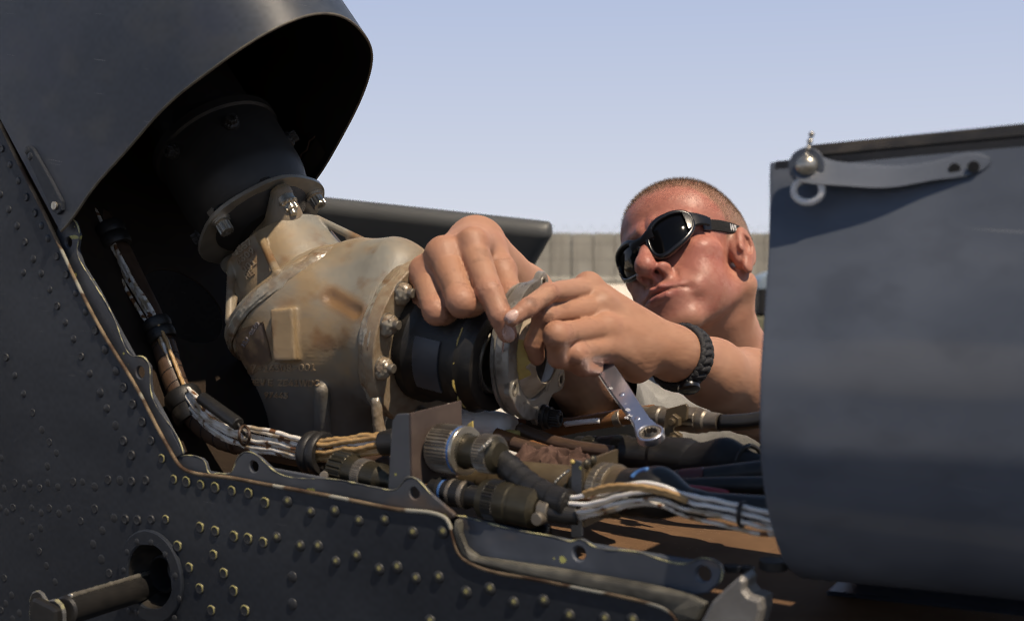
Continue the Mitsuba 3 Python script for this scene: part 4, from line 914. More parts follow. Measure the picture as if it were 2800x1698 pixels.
def connector(name, p, q, prof, label=None, matn='olive_metal', kn=None, n=72, parent=H):
    """turned connector from p to q. prof: (radius m, fraction of the length)"""
    L = np.linalg.norm(q - p)
    return put(name, lathe([(r, f * L) for r, f in prof], n, p, q - p, knurl=kn), matn, parent, smooth=25, label=label)
def knurled(parent, name, p, q, f0, f1, r, matn, teeth=48, depth=0.035, label=None, x=None):
    d = q - p; a, b = p + d * f0, p + d * f1; L = np.linalg.norm(b - a)
    return put(name, lathe([(r * 0.9, 0), (r * 0.99, 0), (r, L * 0.06), (r, L * 0.94), (r * 0.99, L), (r * 0.9, L)], teeth * 4, a, d, knurl=lambda h, an: 1 + depth * np.sign(np.cos(teeth * an)) * ((h > L * 0.05) & (h < L * 0.95))), matn, parent, smooth=20, label=label)
# angle bracket that carries the big plug
br = put('plug_bracket', plate([(1060, 1341), (1072, 1150), (1085, 1132), (1120, 1130), (1122, 1300), (1120, 1330), (1092, 1336)], 0.012, 0.002, c=0.0005), 'rail_paint', H, smooth=False, label='upright bracket that holds the large plug')
bl = [S(1118, 1130, 0.012), S(1122, 1330, 0.012), S(1122, 1330, 0.012) - N * 0.055 + A * 0.006, S(1118, 1130, 0.012) - N * 0.055 + A * 0.006]
bl[0], bl[3] = bl[0] + 0 * Z, bl[3] + 0.004 * Z
fr_n = unit(np.cross(bl[1] - bl[0], bl[3] - bl[0]))
put('bracket_face', trimesh.Trimesh(np.vstack([bl, np.array(bl) + fr_n * 0.002]), [[0, 1, 2], [0, 2, 3], [4, 6, 5], [4, 7, 6], [0, 4, 5], [0, 5, 1], [1, 5, 6], [1, 6, 2], [2, 6, 7], [2, 7, 3], [3, 7, 4], [3, 4, 0]], process=False), 'inside_plate' if False else 'dusty_plate' if 'dusty_plate' in scene else mat('dusty_plate', proc(lambda p, n, uv: mix((0.045, 0.030, 0.026), (0.115, 0.082, 0.066), fbm(p.x * 60, p.y * 60, p.z * 60, 4))), 0.7), br)
p, q = S(1165, 1219, 0.040), S(1368, 1244, 0.030)
pl = connector('large_plug', p, q, [(0.006, -0.05), (0.0175, -0.05), (0.0178, 0.06), (0.0140, 0.08), (0.0145, 0.2), (0.0138, 0.22), (0.0138, 0.56), (0.0118, 0.58), (0.0118, 0.76), (0.013, 0.77), (0.013, 0.96), (0.009, 1.0), (1e-5, 1.0)], 'large ribbed round plug with a blue stripe', n=6 * 12)
put('nut', hexrod(p - (q - p) * 0.06, p + (q - p) * 0.04, 0.0205), 'dusty_plate', pl, smooth=20)
knurled(pl, 'coupling_ring', p, q, 0.20, 0.50, 0.0178, 'dull_steel', 44)
put('blue_band', rod(p + (q - p) * 0.50, p + (q - p) * 0.525, 0.0179, 48), 'blue_paint', pl, smooth=30); put('bright_ring', rod(p + (q - p) * 0.527, p + (q - p) * 0.565, 0.0180, 48), 'steel', pl, smooth=30)
knurled(pl, 'coupling_ring', p, q, 0.78, 0.95, 0.0138, 'dull_steel', 40, 0.03)
put('safety_wire', tube(spline([S(1312, 1232, 0.016), S(1322, 1224, 0.014), S(1334, 1212, 0.016), S(1345, 1204, 0.022)], 30) + 0.0008 * np.stack([np.sin(np.arange(30) * 1.4), np.cos(np.arange(30) * 1.4), 0 * np.arange(30)], 1), 0.0014, 6), 'steel', pl, smooth=True)
pig = spline([S(1338, 1240, 0.034), S(1370, 1258, 0.036), S(1405, 1292, 0.034), S(1450, 1330, 0.03), (S(1510, 1362, 0.026)), S(1556, 1378, 0.024)], 60)
pg = put('plug_lead', tube(pig, np.r_[np.linspace(0.0075, 0.0098, 15), np.full(45, 0.0098)], 14), 'black_rubber', H, smooth=True, label='segmented black sleeve curving down from the large plug')
for k in (14, 22, 30, 39, 48, 57):
    d = unit(pig[min(k + 1, 59)] - pig[k - 1])
    put('sleeve_ring', rod(pig[k] - d * 0.0012, pig[k] + d * 0.0012, 0.0101, 20), 'black_matt', pg)
# plug half hidden behind the near rail
p, q = S(920, 1278, 0.030), S(1065, 1316, 0.024)
p2 = connector('small_plug', p, q, [(0.004, 0), (0.0125, 0.01), (0.0128, 0.3), (0.0118, 0.34), (0.0115, 0.78), (0.0119, 0.80), (0.0119, 0.86), (0.009, 0.9), (0.0062, 1.0), (0.006, 1.3), (1e-5, 1.3)], 'olive plug half hidden behind the near rail')
knurled(p2, 'coupling_ring', p, q, 0.02, 0.30, 0.0133, 'olive_metal', 22, 0.05); knurled(p2, 'grip_band', p, q, 0.46, 0.62, 0.0121, 'dull_steel', 50, 0.02)
put('bracket_clip', cat([xf(rbox((0.022, 0.006, 0.003), 0.0008), frame(N, A + 0.8 * Z), S(905, 1282, 0.022)), rod(S(886, 1300, 0.02), S(886, 1300, 0.012), 0.0035, 16)]), 'dull_steel', p2)
# inline plug train along the near rail
p, q = S(1185, 1338, 0.022), S(1330, 1362, 0.020)
p3 = connector('inline_plug', p, q, [(0.004, -0.1), (0.0085, 0.0), (0.0085, 0.14), (0.0105, 0.15), (0.0105, 0.17), (0.0085, 0.19), (0.0085, 0.32), (0.0098, 0.34), (0.0098, 0.68), (0.0078, 0.70), (0.0078, 0.95), (0.006, 1.0), (0.006, 1.2), (1e-5, 1.2)], 'small dark inline plug with metal bands', 'dirty_black')
put('metal_band', rod(p + (q - p) * 0.36, p + (q - p) * 0.42, 0.0101, 32), 'dull_steel', p3, smooth=30); put('metal_band', rod(p + (q - p) * 0.58, p + (q - p) * 0.66, 0.0101, 32), 'dull_steel', p3, smooth=30)
put('blue_mark', rod(p + (q - p) * 0.20, p + (q - p) * 0.24, 0.0087, 32), 'blue_paint', p3, smooth=30)
p, q = S(1322, 1362, 0.020), S(1475, 1392, 0.020)
p4 = connector('backshell', p, q, [(0.005, 0), (0.0135, 0.02), (0.0142, 0.08), (0.0142, 0.52), (0.0132, 0.54), (0.0132, 0.58), (0.0138, 0.60), (0.0138, 0.92), (0.009, 1.0), (1e-5, 1.0)], 'olive backshell beside the near rail')
knurled(p4, 'grip_band', p, q, 0.14, 0.34, 0.0146, 'dirty_black', 44, 0.03)
put('saddle_clamp', cat([rod(q + (q - p) * 0.02, q + (q - p) * 0.20, 0.0078, 20), xf(rbox((0.012, 0.006, 0.005), 0.001), frame(N, A), q - N * 0.01 + Z * 0.008), rod(q + (q - p) * 0.1 - Z * 0.004 + N * 0.004, q + (q - p) * 0.1 - Z * 0.004 + N * 0.012, 0.0045, 20)]), 'dull_steel', p4, smooth=30)
put('lead', tube(spline([q, S(1530, 1405, 0.022), S(1580, 1408, 0.026)], 20), 0.0068, 12), 'black_rubber', p4, smooth=True)
# long tan tube with its bracket and large olive plug
p, q = S(1275, 1306, 0.075), S(1585, 1338, 0.060)
t1 = connector('tan_cylinder', p, q, [(0.004, -0.1), (0.0135, -0.05), (0.0138, 0.2), (0.0150, 0.21), (0.0150, 0.30), (0.0155, 0.31), (0.0165, 0.34), (0.0165, 1.0), (1e-5, 1.0)], 'dusty tan cylinder lying in the boom', 'tan_tube')
put('wire_lashing', tube(spline([S(1500, 1352, 0.035), S(1520, 1318, 0.036), S(1558, 1285, 0.04)], 40) + 0.0007 * np.stack([np.sin(np.arange(40) * 1.3), np.cos(np.arange(40) * 1.3), 0 * np.arange(40)], 1), 0.0009, 6), 'steel', t1, smooth=True, label='twisted lashing wire')
bp = put('tube_bracket', cat([plate([(1560, 1470), (1562, 1268), (1572, 1258), (1590, 1262), (1592, 1470)], 0.040, 0.002, c=0.0004)]), 'rail_paint', H, smooth=False, label='upright bracket across the boom that carries the tan cylinder')
bl = np.array([S(1590, 1262, 0.040), S(1592, 1440, 0.040), S(1592, 1440, 0.040) - N * 0.050 - A * 0.002, S(1590, 1262, 0.040) - N * 0.050 + Z * 0.002])
put('bracket_face', trimesh.Trimesh(np.vstack([bl, bl + A * 0.002]), [[0, 1, 2], [0, 2, 3], [4, 6, 5], [4, 7, 6], [0, 4, 5], [0, 5, 1], [1, 5, 6], [1, 6, 2], [2, 6, 7], [2, 7, 3], [3, 7, 4], [3, 4, 0]], process=False), 'tan_tube', bp)
for x, y in ((1603, 1268), (1620, 1258)):
    c = plane_hit(x, y, bl[0] + A * 0.002, A); put('screw', lathe([(0.0036, 0), (0.0034, 0.0016), (0.002, 0.0026), (1e-5, 0.003)], 20, c, A), 'olive_metal', bp, smooth=True)
c = plane_hit(1567, 1262, bl[0], N); put('yellow_tip', trimesh.creation.icosphere(2, 0.0016).apply_translation(c + N * 0.001), 'yellow_primer', bp, smooth=True)
p, q = S(1606, 1334, 0.060), S(1745, 1350, 0.050)
t2 = connector('panel_plug', p, q, [(0.0195, -0.02), (0.0195, 0.04), (0.0172, 0.05), (0.0172, 0.30), (0.0186, 0.32), (0.0186, 0.60), (0.0168, 0.62), (0.0168, 0.80), (1e-5, 0.80)], 'large round panel plug with a black moulded boot', 'tan_tube')
for k in range(5): put('thread', rod(p + (q - p) * (0.08 + 0.045 * k), p + (q - p) * (0.10 + 0.045 * k), 0.0178, 48), 'tan_tube', t2, smooth=30)
knurled(t2, 'coupling_ring', p, q, 0.30, 0.45, 0.0191, 'dull_steel', 60, 0.012); knurled(t2, 'coupling_ring', p, q, 0.47, 0.60, 0.0188, 'dull_steel', 60, 0.012)
a0, a1, a2 = S(1722, 1346, 0.052), S(1800, 1346, 0.045), S(1905, 1378, 0.040)
boot = lambda p: smin(smin(sd_cap(p, a0, a1, 0.0165, 0.0160), sd_cap(p, a1, a2, 0.0145, 0.0080), 0.01), sd_cap(p, a2, S(2130, 1392, 0.04), 0.0085, 0.0080), 0.006)
put('boot', surf(boot, np.minimum(np.minimum(a0, a1), S(2130, 1392, 0.04)) - 0.03, np.maximum(np.maximum(a0, a1), S(2130, 1392, 0.04)) + 0.03, 0.0018), 'black_rubber', t2, smooth=True, label='black moulded boot and cable')
bm_ = spline([a1 - 0.62 * (a1 - a0) + N * 0.013 + Z * 0.0125, a1 - 0.50 * (a1 - a0) + N * 0.010 + Z * 0.0165, a1 - 0.18 * (a1 - a0) + N * 0.008 + Z * 0.0165], 12)
put('blue_mark', tube(march(boot, bm_, -unit(Z + 0.5 * N)), 0.0017, 8), 'blue_paint', t2, smooth=True, label='blue paint mark on the boot')
# right hand white wire bundle with ties
WB = put('white_wire_bundle', tube(spline([S(1548, 1378, 0.03), S(1640, 1375, 0.03), S(1760, 1348, 0.026), S(1870, 1372, 0.026), S(2000, 1402, 0.03), S(2150, 1432, 0.03)], 40), 0.0022, 8), 'black_matt', H, smooth=True, label='bundle of white wires tied together at the right')
wp_ = [(1548, 1376, 0.022), (1620, 1374, 0.020), (1700, 1352, 0.017), (1790, 1345, 0.016), (1870, 1370, 0.017), (1960, 1388, 0.018), (2030, 1405, 0.02), (2150, 1432, 0.022)]
bundle(wp_, 3, 0.0072, 0.00155, 'clean_wire', WB, 11, twist=1.2, npts=80, matlist=['clean_wire', 'clean_wire', 'white_wire'])
bundle([(x, y + 10, o + 0.008) for x, y, o in wp_], 3, 0.0088, 0.00150, 'clean_wire', WB, 12, twist=1.2, npts=80, matlist=['white_wire', 'clean_wire'])
bundle([(1600, 1352, 0.018), (1690, 1332, 0.014), (1780, 1336, 0.014), (1880, 1368, 0.016)], 2, 0.002, 0.0017, 'tan_wire', WB, 14)
for x, y, m_ in ((1882, 1372, 'dirty_black'), (2030, 1405, 'black_rubber')):
    c = S(x, y, 0.024); a = np.linspace(0, 2 * math.pi, 30)
    put('cable_tie', tube(c + np.outer(0.0074 * np.cos(a), Z) + np.outer(0.0066 * np.sin(a), N), 0.0015, 6), m_, WB, smooth=True)
put('lead', tube(spline([S(1560, 1402, 0.024), S(1640, 1398, 0.03), S(1720, 1378, 0.03), S(1850, 1392, 0.03)], 40), 0.0030, 8), 'white_wire', WB, smooth=True)
# far side: rusty conduit, plugs, tubes
c1 = put('rusty_conduit', tube(spline([S(*q_) for q_ in ((1230, 1192, 0.23), (1340, 1172, 0.235), (1450, 1180, 0.24), (1560, 1165, 0.245), (1690, 1142, 0.25), (1790, 1128, 0.255))], 60), 0.0072, 14), 'rust_tube', H, smooth=True, label='rusty orange sleeved cable along the far side')
put('conduit_strand', tube(spline([S(*q_) for q_ in ((1300, 1160, 0.235), (1420, 1152, 0.24), (1560, 1150, 0.245), (1700, 1136, 0.25))], 40), 0.003, 8), 'rust_tube', c1, smooth=True)
put('white_wire', tube(spline([S(1545, 1160, 0.236), S(1590, 1154, 0.236), S(1640, 1150, 0.24)], 20), 0.0024, 8), 'clean_wire', c1, smooth=True)
put('tape_band', rod(S(1682, 1146, 0.25), S(1702, 1142, 0.25), 0.0077, 20), 'dull_steel', c1)
p, q = S(1745, 1135, 0.25), S(1970, 1155, 0.235)
f1 = connector('far_plug', p, q, [(0.005, -0.1), (0.0072, 0.0), (0.008, 0.05), (0.008, 0.16), (0.0095, 0.18), (0.0095, 0.30), (0.0083, 0.32), (0.0083, 0.46), (0.0103, 0.48), (0.0105, 0.66), (0.0097, 0.68), (0.0097, 0.84), (0.0083, 0.86), (0.0075, 1.0), (1e-5, 1.0)], 'row of steel and black plug sleeves on the far side', 'dull_steel')
knurled(f1, 'coupling_ring', p, q, 0.62, 0.76, 0.0107, 'dull_steel', 6, 0.04)
put('cable', tube(spline([q, S(2045, 1152, 0.238), S(2160, 1125, 0.245)], 20), 0.0068, 12), 'black_rubber', f1, smooth=True)
fb = put('far_bracket', plate([(1822, 1330), (1815, 1150), (1822, 1118), (1872, 1104), (1880, 1108), (1876, 1150), (1842, 1162), (1840, 1330)], 0.222, 0.003, c=0.0005), 'tan_tube', H, smooth=False, label='yellowish upright bracket on the far side')
for x, y in ((1848, 1150), (1852, 1196), (1840, 1200)):
    c = S(x, y, 0.220); put('bolt', cat([hexrod(c, c + N * 0.006, 0.006), rod(c + N * 0.006, c + N * 0.010, 0.003, 14)]), 'tan_tube', fb, smooth=20)
p, q = S(1575, 1230, 0.20), S(1905, 1256, 0.19)
f2 = connector('dark_plug', p, q, [(0.006, 0), (0.012, 0.02), (0.0125, 0.22), (0.0135, 0.24), (0.0150, 0.34), (0.0150, 0.46), (0.0140, 0.48), (0.0140, 0.66), (0.0165, 0.70), (0.0165, 0.94), (0.014, 1.0), (1e-5, 1.0)], 'big dark plug lying behind the wrench', 'dirty_black')
knurled(f2, 'grip_band', p, q, 0.10, 0.20, 0.0129, 'olive_metal', 30, 0.03); knurled(f2, 'grip_band', p, q, 0.36, 0.44, 0.0154, 'olive_metal', 50, 0.02)
b_ = lambda p_: smin(smin(sd_cap(p_, S(1850, 1264, 0.19), S(1985, 1258, 0.185), 0.0145, 0.0150), sd_cap(p_, S(1985, 1258, 0.185), S(2060, 1274, 0.185), 0.0145, 0.0085), 0.012), sd_cap(p_, S(2060, 1274, 0.185), S(2250, 1300, 0.185), 0.0085, 0.0085), 0.006)
put('boot', surf(b_, np.minimum(S(1850, 1248, .19), S(2250, 1290, .185)) - 0.035, np.maximum(S(1850, 1248, .19), S(2250, 1290, .185)) + 0.035, 0.0022), 'black_matt', f2, smooth=True, label='black moulded boot of the big dark plug')
put('cable_tie', tube([S(2048, 1265, 0.185) + 0.013 * (math.cos(a) * Z + math.sin(a) * unit(N - .5 * A)) for a in np.linspace(0, 6.3, 20)], 0.002, 6), 'black_rubber', f2, smooth=True)
for k, pts in enumerate((((1355, 1188, 0.17), (1440, 1218, 0.17), (1520, 1245, 0.165), (1640, 1275, 0.16)), ((1420, 1172, 0.19), (1500, 1205, 0.185), (1600, 1228, 0.18), (1680, 1238, 0.18)), ((1400, 1212, 0.15), (1470, 1232, 0.15), (1560, 1252, 0.15)))):
    put('brown_pipe', tube(spline([S(*q_) for q_ in pts], 30), 0.0062, 12), 'brown_sleeve' if k else 'rust_tube', H, smooth=True, label=('rusty pipe', 'brown pipe', 'short brown pipe')[k] + ' running across the boom')
for k, (pts, r, m_) in enumerate(((((1690, 1322, 0.12), (1850, 1316, 0.12), (2000, 1300, 0.125), (2180, 1280, 0.13)), 0.0085, 'dirty_black'), (((1740, 1340, 0.10), (1900, 1332, 0.10), (2180, 1330, 0.10)), 0.007, 'dirty_black'), (((1830, 1336, 0.085), (1900, 1338, 0.085), (1990, 1352, 0.085)), 0.003, 'red_wire'),
                                  (((1130, 1420, 0.05), (1300, 1440, 0.06), (1500, 1452, 0.07)), 0.006, 'dirty_black'))):
    put('loose_cable', tube(spline([S(*q_) for q_ in pts], 30), r, 12), m_, H, smooth=True)
put('red_tape', rod(S(1862, 1316, 0.118), S(1930, 1309, 0.12), 0.0090, 20), mat('red_tape', (0.085, 0.012, 0.012), 0.5), H, smooth=30, label='dull red tape round a cable')
bt = put('blue_white_tube', cat([tube(spline([S(1200, 1160, 0.19), S(1300, 1155, 0.19), S(1392, 1172, 0.185)], 20), 0.0125, 16)]), 'clean_wire', H, smooth=True, label='pale blue white tube seen under the held ring')
put('brass_clip', xf(rbox((0.014, 0.010, 0.012), 0.002), frame(N, A), S(1398, 1192, 0.18)), 'yellow_primer', bt)
sh = put('torn_shim', plate([(1255, 1228), (1262, 1190), (1280, 1158), (1292, 1150), (1293, 1232)], 0.10, 0.0015, r=0.0004), 'yellow_primer', H, smooth=False, label='torn yellowish strip behind the large plug')
put('fitting_bolt', cat([hexrod(S(2000, 1560, 0.03), S(2000, 1545, 0.03), 0.006), hexrod(S(2040, 1562, 0.05), S(2040, 1548, 0.05), 0.006), rod(S(2115, 1555, 0.03), S(2115, 1530, 0.03), 0.009, 20)]), 'dirty_black', H, smooth=20)
# crumpled dusty rag in the boom
rc = S(1520, 1258, 0.125)
ru_, rv_ = np.meshgrid(np.linspace(-1, 1, 150), np.linspace(-1, 1, 110), indexing='ij')
rn = np.stack([ru_ * 2.6, rv_ * 2.0, 0 * ru_ + 5], -1)
ridge = 1 - np.abs(2 * meshkit.noise(rn * 1.1) - 1); ridge2 = 1 - np.abs(2 * meshkit.noise(rn * 2.3 + 9) - 1)
fall = np.clip(1.12 - (np.abs(ru_) ** 2.2 + np.abs(rv_) ** 2.2), 0, 1) ** 0.6
hgt = fall * (0.020 * ridge ** 2 + 0.011 * ridge2 ** 2 + 0.010 * meshkit.fbm(rn * 1.4, 3) + 0.0016 * meshkit.noise(rn * 30)) - 0.026
wob = meshkit.fbm(rn * 0.9 + 3, 3) - 0.5
top_ = rc + (ru_ * 0.050 + 0.03 * wob)[..., None] * A - (rv_ * 0.040 + 0.02 * wob)[..., None] * N + hgt[..., None] * Z
mat('rag_cloth', proc(lambda p, n, uv: mix((0.065, 0.040, 0.032), (0.165, 0.100, 0.078), fbm(p.x * 120, p.y * 120, p.z * 120, 4))), 0.95, spec=0.1)
rg = loft([np.vstack([r, (r - Z * 0.003)[::-1], r[:1]]) for r in top_])
put('rag', rg, 'rag_cloth', smooth=True, label='crumpled dusty brown rag stuffed among the pipes below the held ring', category='rag')
# ------------------------------------------------------------------ the held ring and the wrench
VX = unit(ray(1465, 957))
RA = unit(0.93 * (0.995 * RIGHT - 0.09 * UP) - 0.40 * VX)       # the ring's axis, to the right and towards the camera
RC = at(1468, 957, 1.03)
fr = frame(RA, UP)
def ring_xy(px, py):
    q = plane_hit(px, py, RC, RA) - RC; return q @ fr[:, 0], q @ fr[:, 1]
ears = [ring_xy(1487, 775), ring_xy(1409, 1062), ring_xy(1534, 1037)]
earb = ring_xy(1484, 1140)
g = Point(0, 0).buffer(0.0600, quad_segs=24)
for e in ears + [earb]:
    g = unary_union([g, Polygon(np.vstack([np.asarray(Point(*e).buffer(0.0105).exterior.coords), np.asarray(Point(0, 0).buffer(0.045).exterior.coords)])).convex_hull])
g = g.buffer(0.006).buffer(-0.006)
for e in ears:
    g = g.difference(Point(*e).buffer(0.0040, quad_segs=8))
g = g.difference(Point(0, 0).buffer(0.0420, quad_segs=24)).simplify(0.00012)
KR = thing('coupling_ring', 'silver metal coupling ring with lobed flange held upright between the two hands', 'metal ring')
def ring_metal(p, n, uv):
    g_ = fbm(p.x * 45, p.y * 45, p.z * 45, 4)
    c = mix((0.36, 0.34, 0.30), (0.20, 0.175, 0.145), smoothstep(0.40, 0.70, g_))
    return mix(c, (0.08, 0.07, 0.06), 0.6 * smoothstep(0.62, 0.74, fbm(p.x * 90, p.y * 90, p.z * 90 + 7, 3)))
mat('ring_metal', proc(ring_metal), 0.34, metallic=0.30, spec=0.6)
put('flange', xf(bevel_plate(g, 0.0055, 0.0008), fr, RC - RA * 0.0055), 'ring_metal', KR, smooth=22)
prof = [(0.0422, -0.0002), (0.0440, -0.010), (0.0470, -0.019), (0.0500, -0.0195), (0.0565, -0.018), (0.0570, -0.0150), (0.0550, -0.0145), (0.0550, -0.0125), (0.0575, -0.012), (0.0580, -0.0056)]
put('hub', lathe(prof, 96, RC, RA), 'ring_metal', KR, smooth=30, label='grooved hub of the ring')
for e in ears:
    c = RC + fr[:, 0] * e[0] + fr[:, 1] * e[1]
    put('spot_face', lathe([(0.0041, -0.0006), (0.0042, 0.0003), (0.0068, 0.0004), (0.0070, -0.0002)], 28, c, RA), 'steel', KR, smooth=30)
cb = RC + fr[:, 0] * earb[0] + fr[:, 1] * earb[1]
bk = put('bolt', cat([rod(cb - RA * 0.012, cb + RA * 0.004, 0.0112, 30, ch=0.0015), rod(cb + RA * 0.004, cb + RA * 0.008, 0.0095, 30)]), 'dirty_black', KR, smooth=30, label='blackened bolt at the bottom of the ring')
put('bolt_head', lathe([(0.0072, 0.007), (0.0072, 0.0155), (0.006, 0.017), (0.0036, 0.017), (0.0032, 0.013), (1e-5, 0.013)], 72, cb, RA, knurl=lambda h, a: 1 + 0.06 * np.sign(np.cos(12 * a)) * (h < 0.0165)), 'black_rubber', bk, smooth=30)
def web_pt(r, a): return RC + RA * (0.0095 - (r - 0.029) / 0.0135 * 0.0135)[..., None] + r[..., None] * (np.cos(a)[..., None] * fr[:, 0] + np.sin(a)[..., None] * fr[:, 1])
wl = lathe([(0.0425, -0.0040), (0.029, 0.0095), (0.0275, 0.0100), (0.0270, 0.0085), (0.0415, -0.0065)], 72, RC, RA)
mat('ring_inside', proc(lambda p, n, uv: mix((0.56, 0.50, 0.40), (0.40, 0.33, 0.24), smoothstep(0.45, 0.7, fbm(p.x * 50, p.y * 50, p.z * 50, 4)))), 0.45, metallic=0.1)
put('inner_cone', wl, 'ring_inside', KR, smooth=35, label='pale inner cone of the ring')
def cone_patch(px, py, da, r0, r1, seed):
    c_ = math.atan2(*(ring_xy(px, py)[::-1])); a = c_ + np.radians(np.linspace(-da, da, 26)); rows = []
    for t in np.linspace(0, 1, 8):
        r = r0 + (r1 - r0) * t + (0.005 * (meshkit.noise(np.c_[np.degrees(a) * .16, a * 0 + seed + 7 * (t > .5), a * 0]) - 0.5) if t in (0, 1) else 0) + 0 * a
        rows.append(web_pt(r, a) + RA * 0.0006)
    return loft(rows)
put('primer_patch', cone_patch(1420, 985, 26, 0.0335, 0.0412, 1), 'yellow_primer', KR, smooth=40, label='flaking yellow primer inside the ring')
a2_ = math.degrees(math.atan2(*(ring_xy(1398, 1000)[::-1])))
rows = [RC + RA * h + r * (np.cos(a)[:, None] * fr[:, 0] + np.sin(a)[:, None] * fr[:, 1]) for a in [np.radians(np.linspace(a2_ - 26, a2_ + 22, 20))] for r, h in ((0.0490, -0.0185), (0.0500, -0.0203), (0.0470, -0.0203))]
put('primer_patch', loft(rows), 'yellow_primer', KR, smooth=40)

# wrench: held in the palm, ratchet head towards the camera
Wh, Ws = at(1778, 1189, 0.925), at(1650, 1000, 1.030)
wx = unit(Wh - Ws); wz = -unit(ray(1750, 1120)) + 0.30 * UP + 0.08 * RIGHT; wz = unit(wz - (wz @ wx) * wx); wy = np.cross(wz, wx)
WR = np.stack([wx, wy, wz], 1)
def to_w(m, lift=0.0): return xf(m, WR, Wh + wz * lift)
half = [(-0.150, 0.0082), (-0.075, 0.0082), (-0.050, 0.0074), (-0.030, 0.0064), (-0.018, 0.0072), (-0.008, 0.0095), (0, 0.0105)]
g = Polygon([(x, -y) for x, y in half] + [(x, y) for x, y in half[::-1]])
g = g.union(Point(0, 0).buffer(0.0108, quad_segs=24)).buffer(0.002).buffer(-0.004).buffer(0.002).difference(Point(0, 0).buffer(0.0088, quad_segs=20))
mat('chrome', proc(lambda p, n, uv: mix((0.40, 0.43, 0.52), (0.56, 0.58, 0.66), fbm(p.x * 60, p.y * 60, p.z * 60, 3))), 0.24, metallic=0.92)
WK = thing('wrench', 'shiny steel ratchet ring wrench hanging from the hand with the wristband', 'wrench')
put('handle', to_w(bevel_plate(g, 0.0038, 0.0010), -0.0019), 'chrome', WK, smooth=25)
put('head_rim', to_w(lathe([(0.0110, -0.003), (0.0112, 0.0), (0.0107, 0.0026), (0.0096, 0.0032), (0.0088, 0.0028), (0.0088, -0.003)], 64)), 'chrome', WK, smooth=40)
star = [(0.0062 * (1 + 0.07 * math.cos(12 * a)) * math.cos(a), 0.0062 * (1 + 0.07 * math.cos(12 * a)) * math.sin(a)) for a in np.linspace(0, 2 * math.pi, 145)[:-1]]
put('socket', to_w(bevel_plate(Point(0, 0).buffer(0.0086, quad_segs=20).difference(Polygon(star)), 0.0050, 0.0005), -0.0022), 'dull_steel', WK, smooth=25)
for px, py in ((1702, 1084), (1745, 1150)):
    q = (plane_hit(px, py, Wh, wz) - Wh) @ WR
    put('rivet', to_w(xf(lathe([(0.0026, 0.0016), (0.0025, 0.0022), (0.0019, 0.0027), (0.0010, 0.0030), (1e-5, 0.0031)], 24), np.eye(3), (q[0], q[1], 0))), 'chrome', WK, smooth=True)
mat('stamp_glint', (0.80, 0.80, 0.81), 0.3, metallic=0.2)  # stamped figures, their polished glint put in as a near white colour
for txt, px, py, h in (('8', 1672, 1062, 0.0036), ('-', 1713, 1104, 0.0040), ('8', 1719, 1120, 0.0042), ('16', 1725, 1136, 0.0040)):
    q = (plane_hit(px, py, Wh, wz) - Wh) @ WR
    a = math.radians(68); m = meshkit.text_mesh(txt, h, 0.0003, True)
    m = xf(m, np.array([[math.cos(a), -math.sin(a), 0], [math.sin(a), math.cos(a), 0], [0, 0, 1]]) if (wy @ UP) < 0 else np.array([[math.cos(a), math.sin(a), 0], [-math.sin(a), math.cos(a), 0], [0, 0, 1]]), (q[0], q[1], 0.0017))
    put('stamped_mark', to_w(m), 'stamp_glint', WK)
# ------------------------------------------------------------------ the mechanic
PN = thing('person', 'close cropped mechanic in a grey shirt reaching over the helicopter tail with both hands', 'person')
def Rypr(y, p, r):
    y, p, r = np.radians([y, p, r])
    f = V(-math.sin(y) * math.cos(p), -math.cos(y) * math.cos(p), math.sin(p)); rt = V(-math.cos(y), math.sin(y), 0); u = np.cross(rt, f)
    r2 = rt * math.cos(r) - u * math.sin(r)
    return np.stack([r2, f, np.cross(r2, f)], 1)
PIV = V(0.2505, 1.648, 1.705) + Rypr(47, 15, 22) @ V(-.030, .105, .006)
HR = Rypr(43.5, 15, 25); HP, HS = PIV - 1.03 * (HR @ V(-.030, .105, .006)) + V(.0015, 0, -.0025), 1.03      # columns: his right, forward, up
hl = lambda p: (p - HP) @ HR / HS
hw = lambda q: HP + HS * np.asarray(q, float) @ HR.T
LS, RS = V(.470, 1.575, 1.475), V(.150, 1.57, 1.475)
NB = V(0.312, 1.70, 1.555)                                       # base of the neck
def ch(q, pts, rs):
    d = None
    for k in range(len(pts) - 1):
        e = sd_cap(q, pts[k], pts[k + 1], rs[k], rs[k + 1]); d = e if d is None else np.minimum(d, e)
    return d
HEL = [(-.079, .004, -.001), (-.084, .009, .013), (-.087, .000, .027), (-.090, -.015, .031), (-.093, -.029, .021), (-.092, -.033, .002), (-.087, -.026, -.017), (-.081, -.012, -.032)]
def skull(m):
    d = sd_ell(m, (0, -.013, .037), (.0720, .090, .0770))
    d = smin(d, sd_ell(m, (0, .032, .047), (.0715, .063, .060)), .03)
    return d
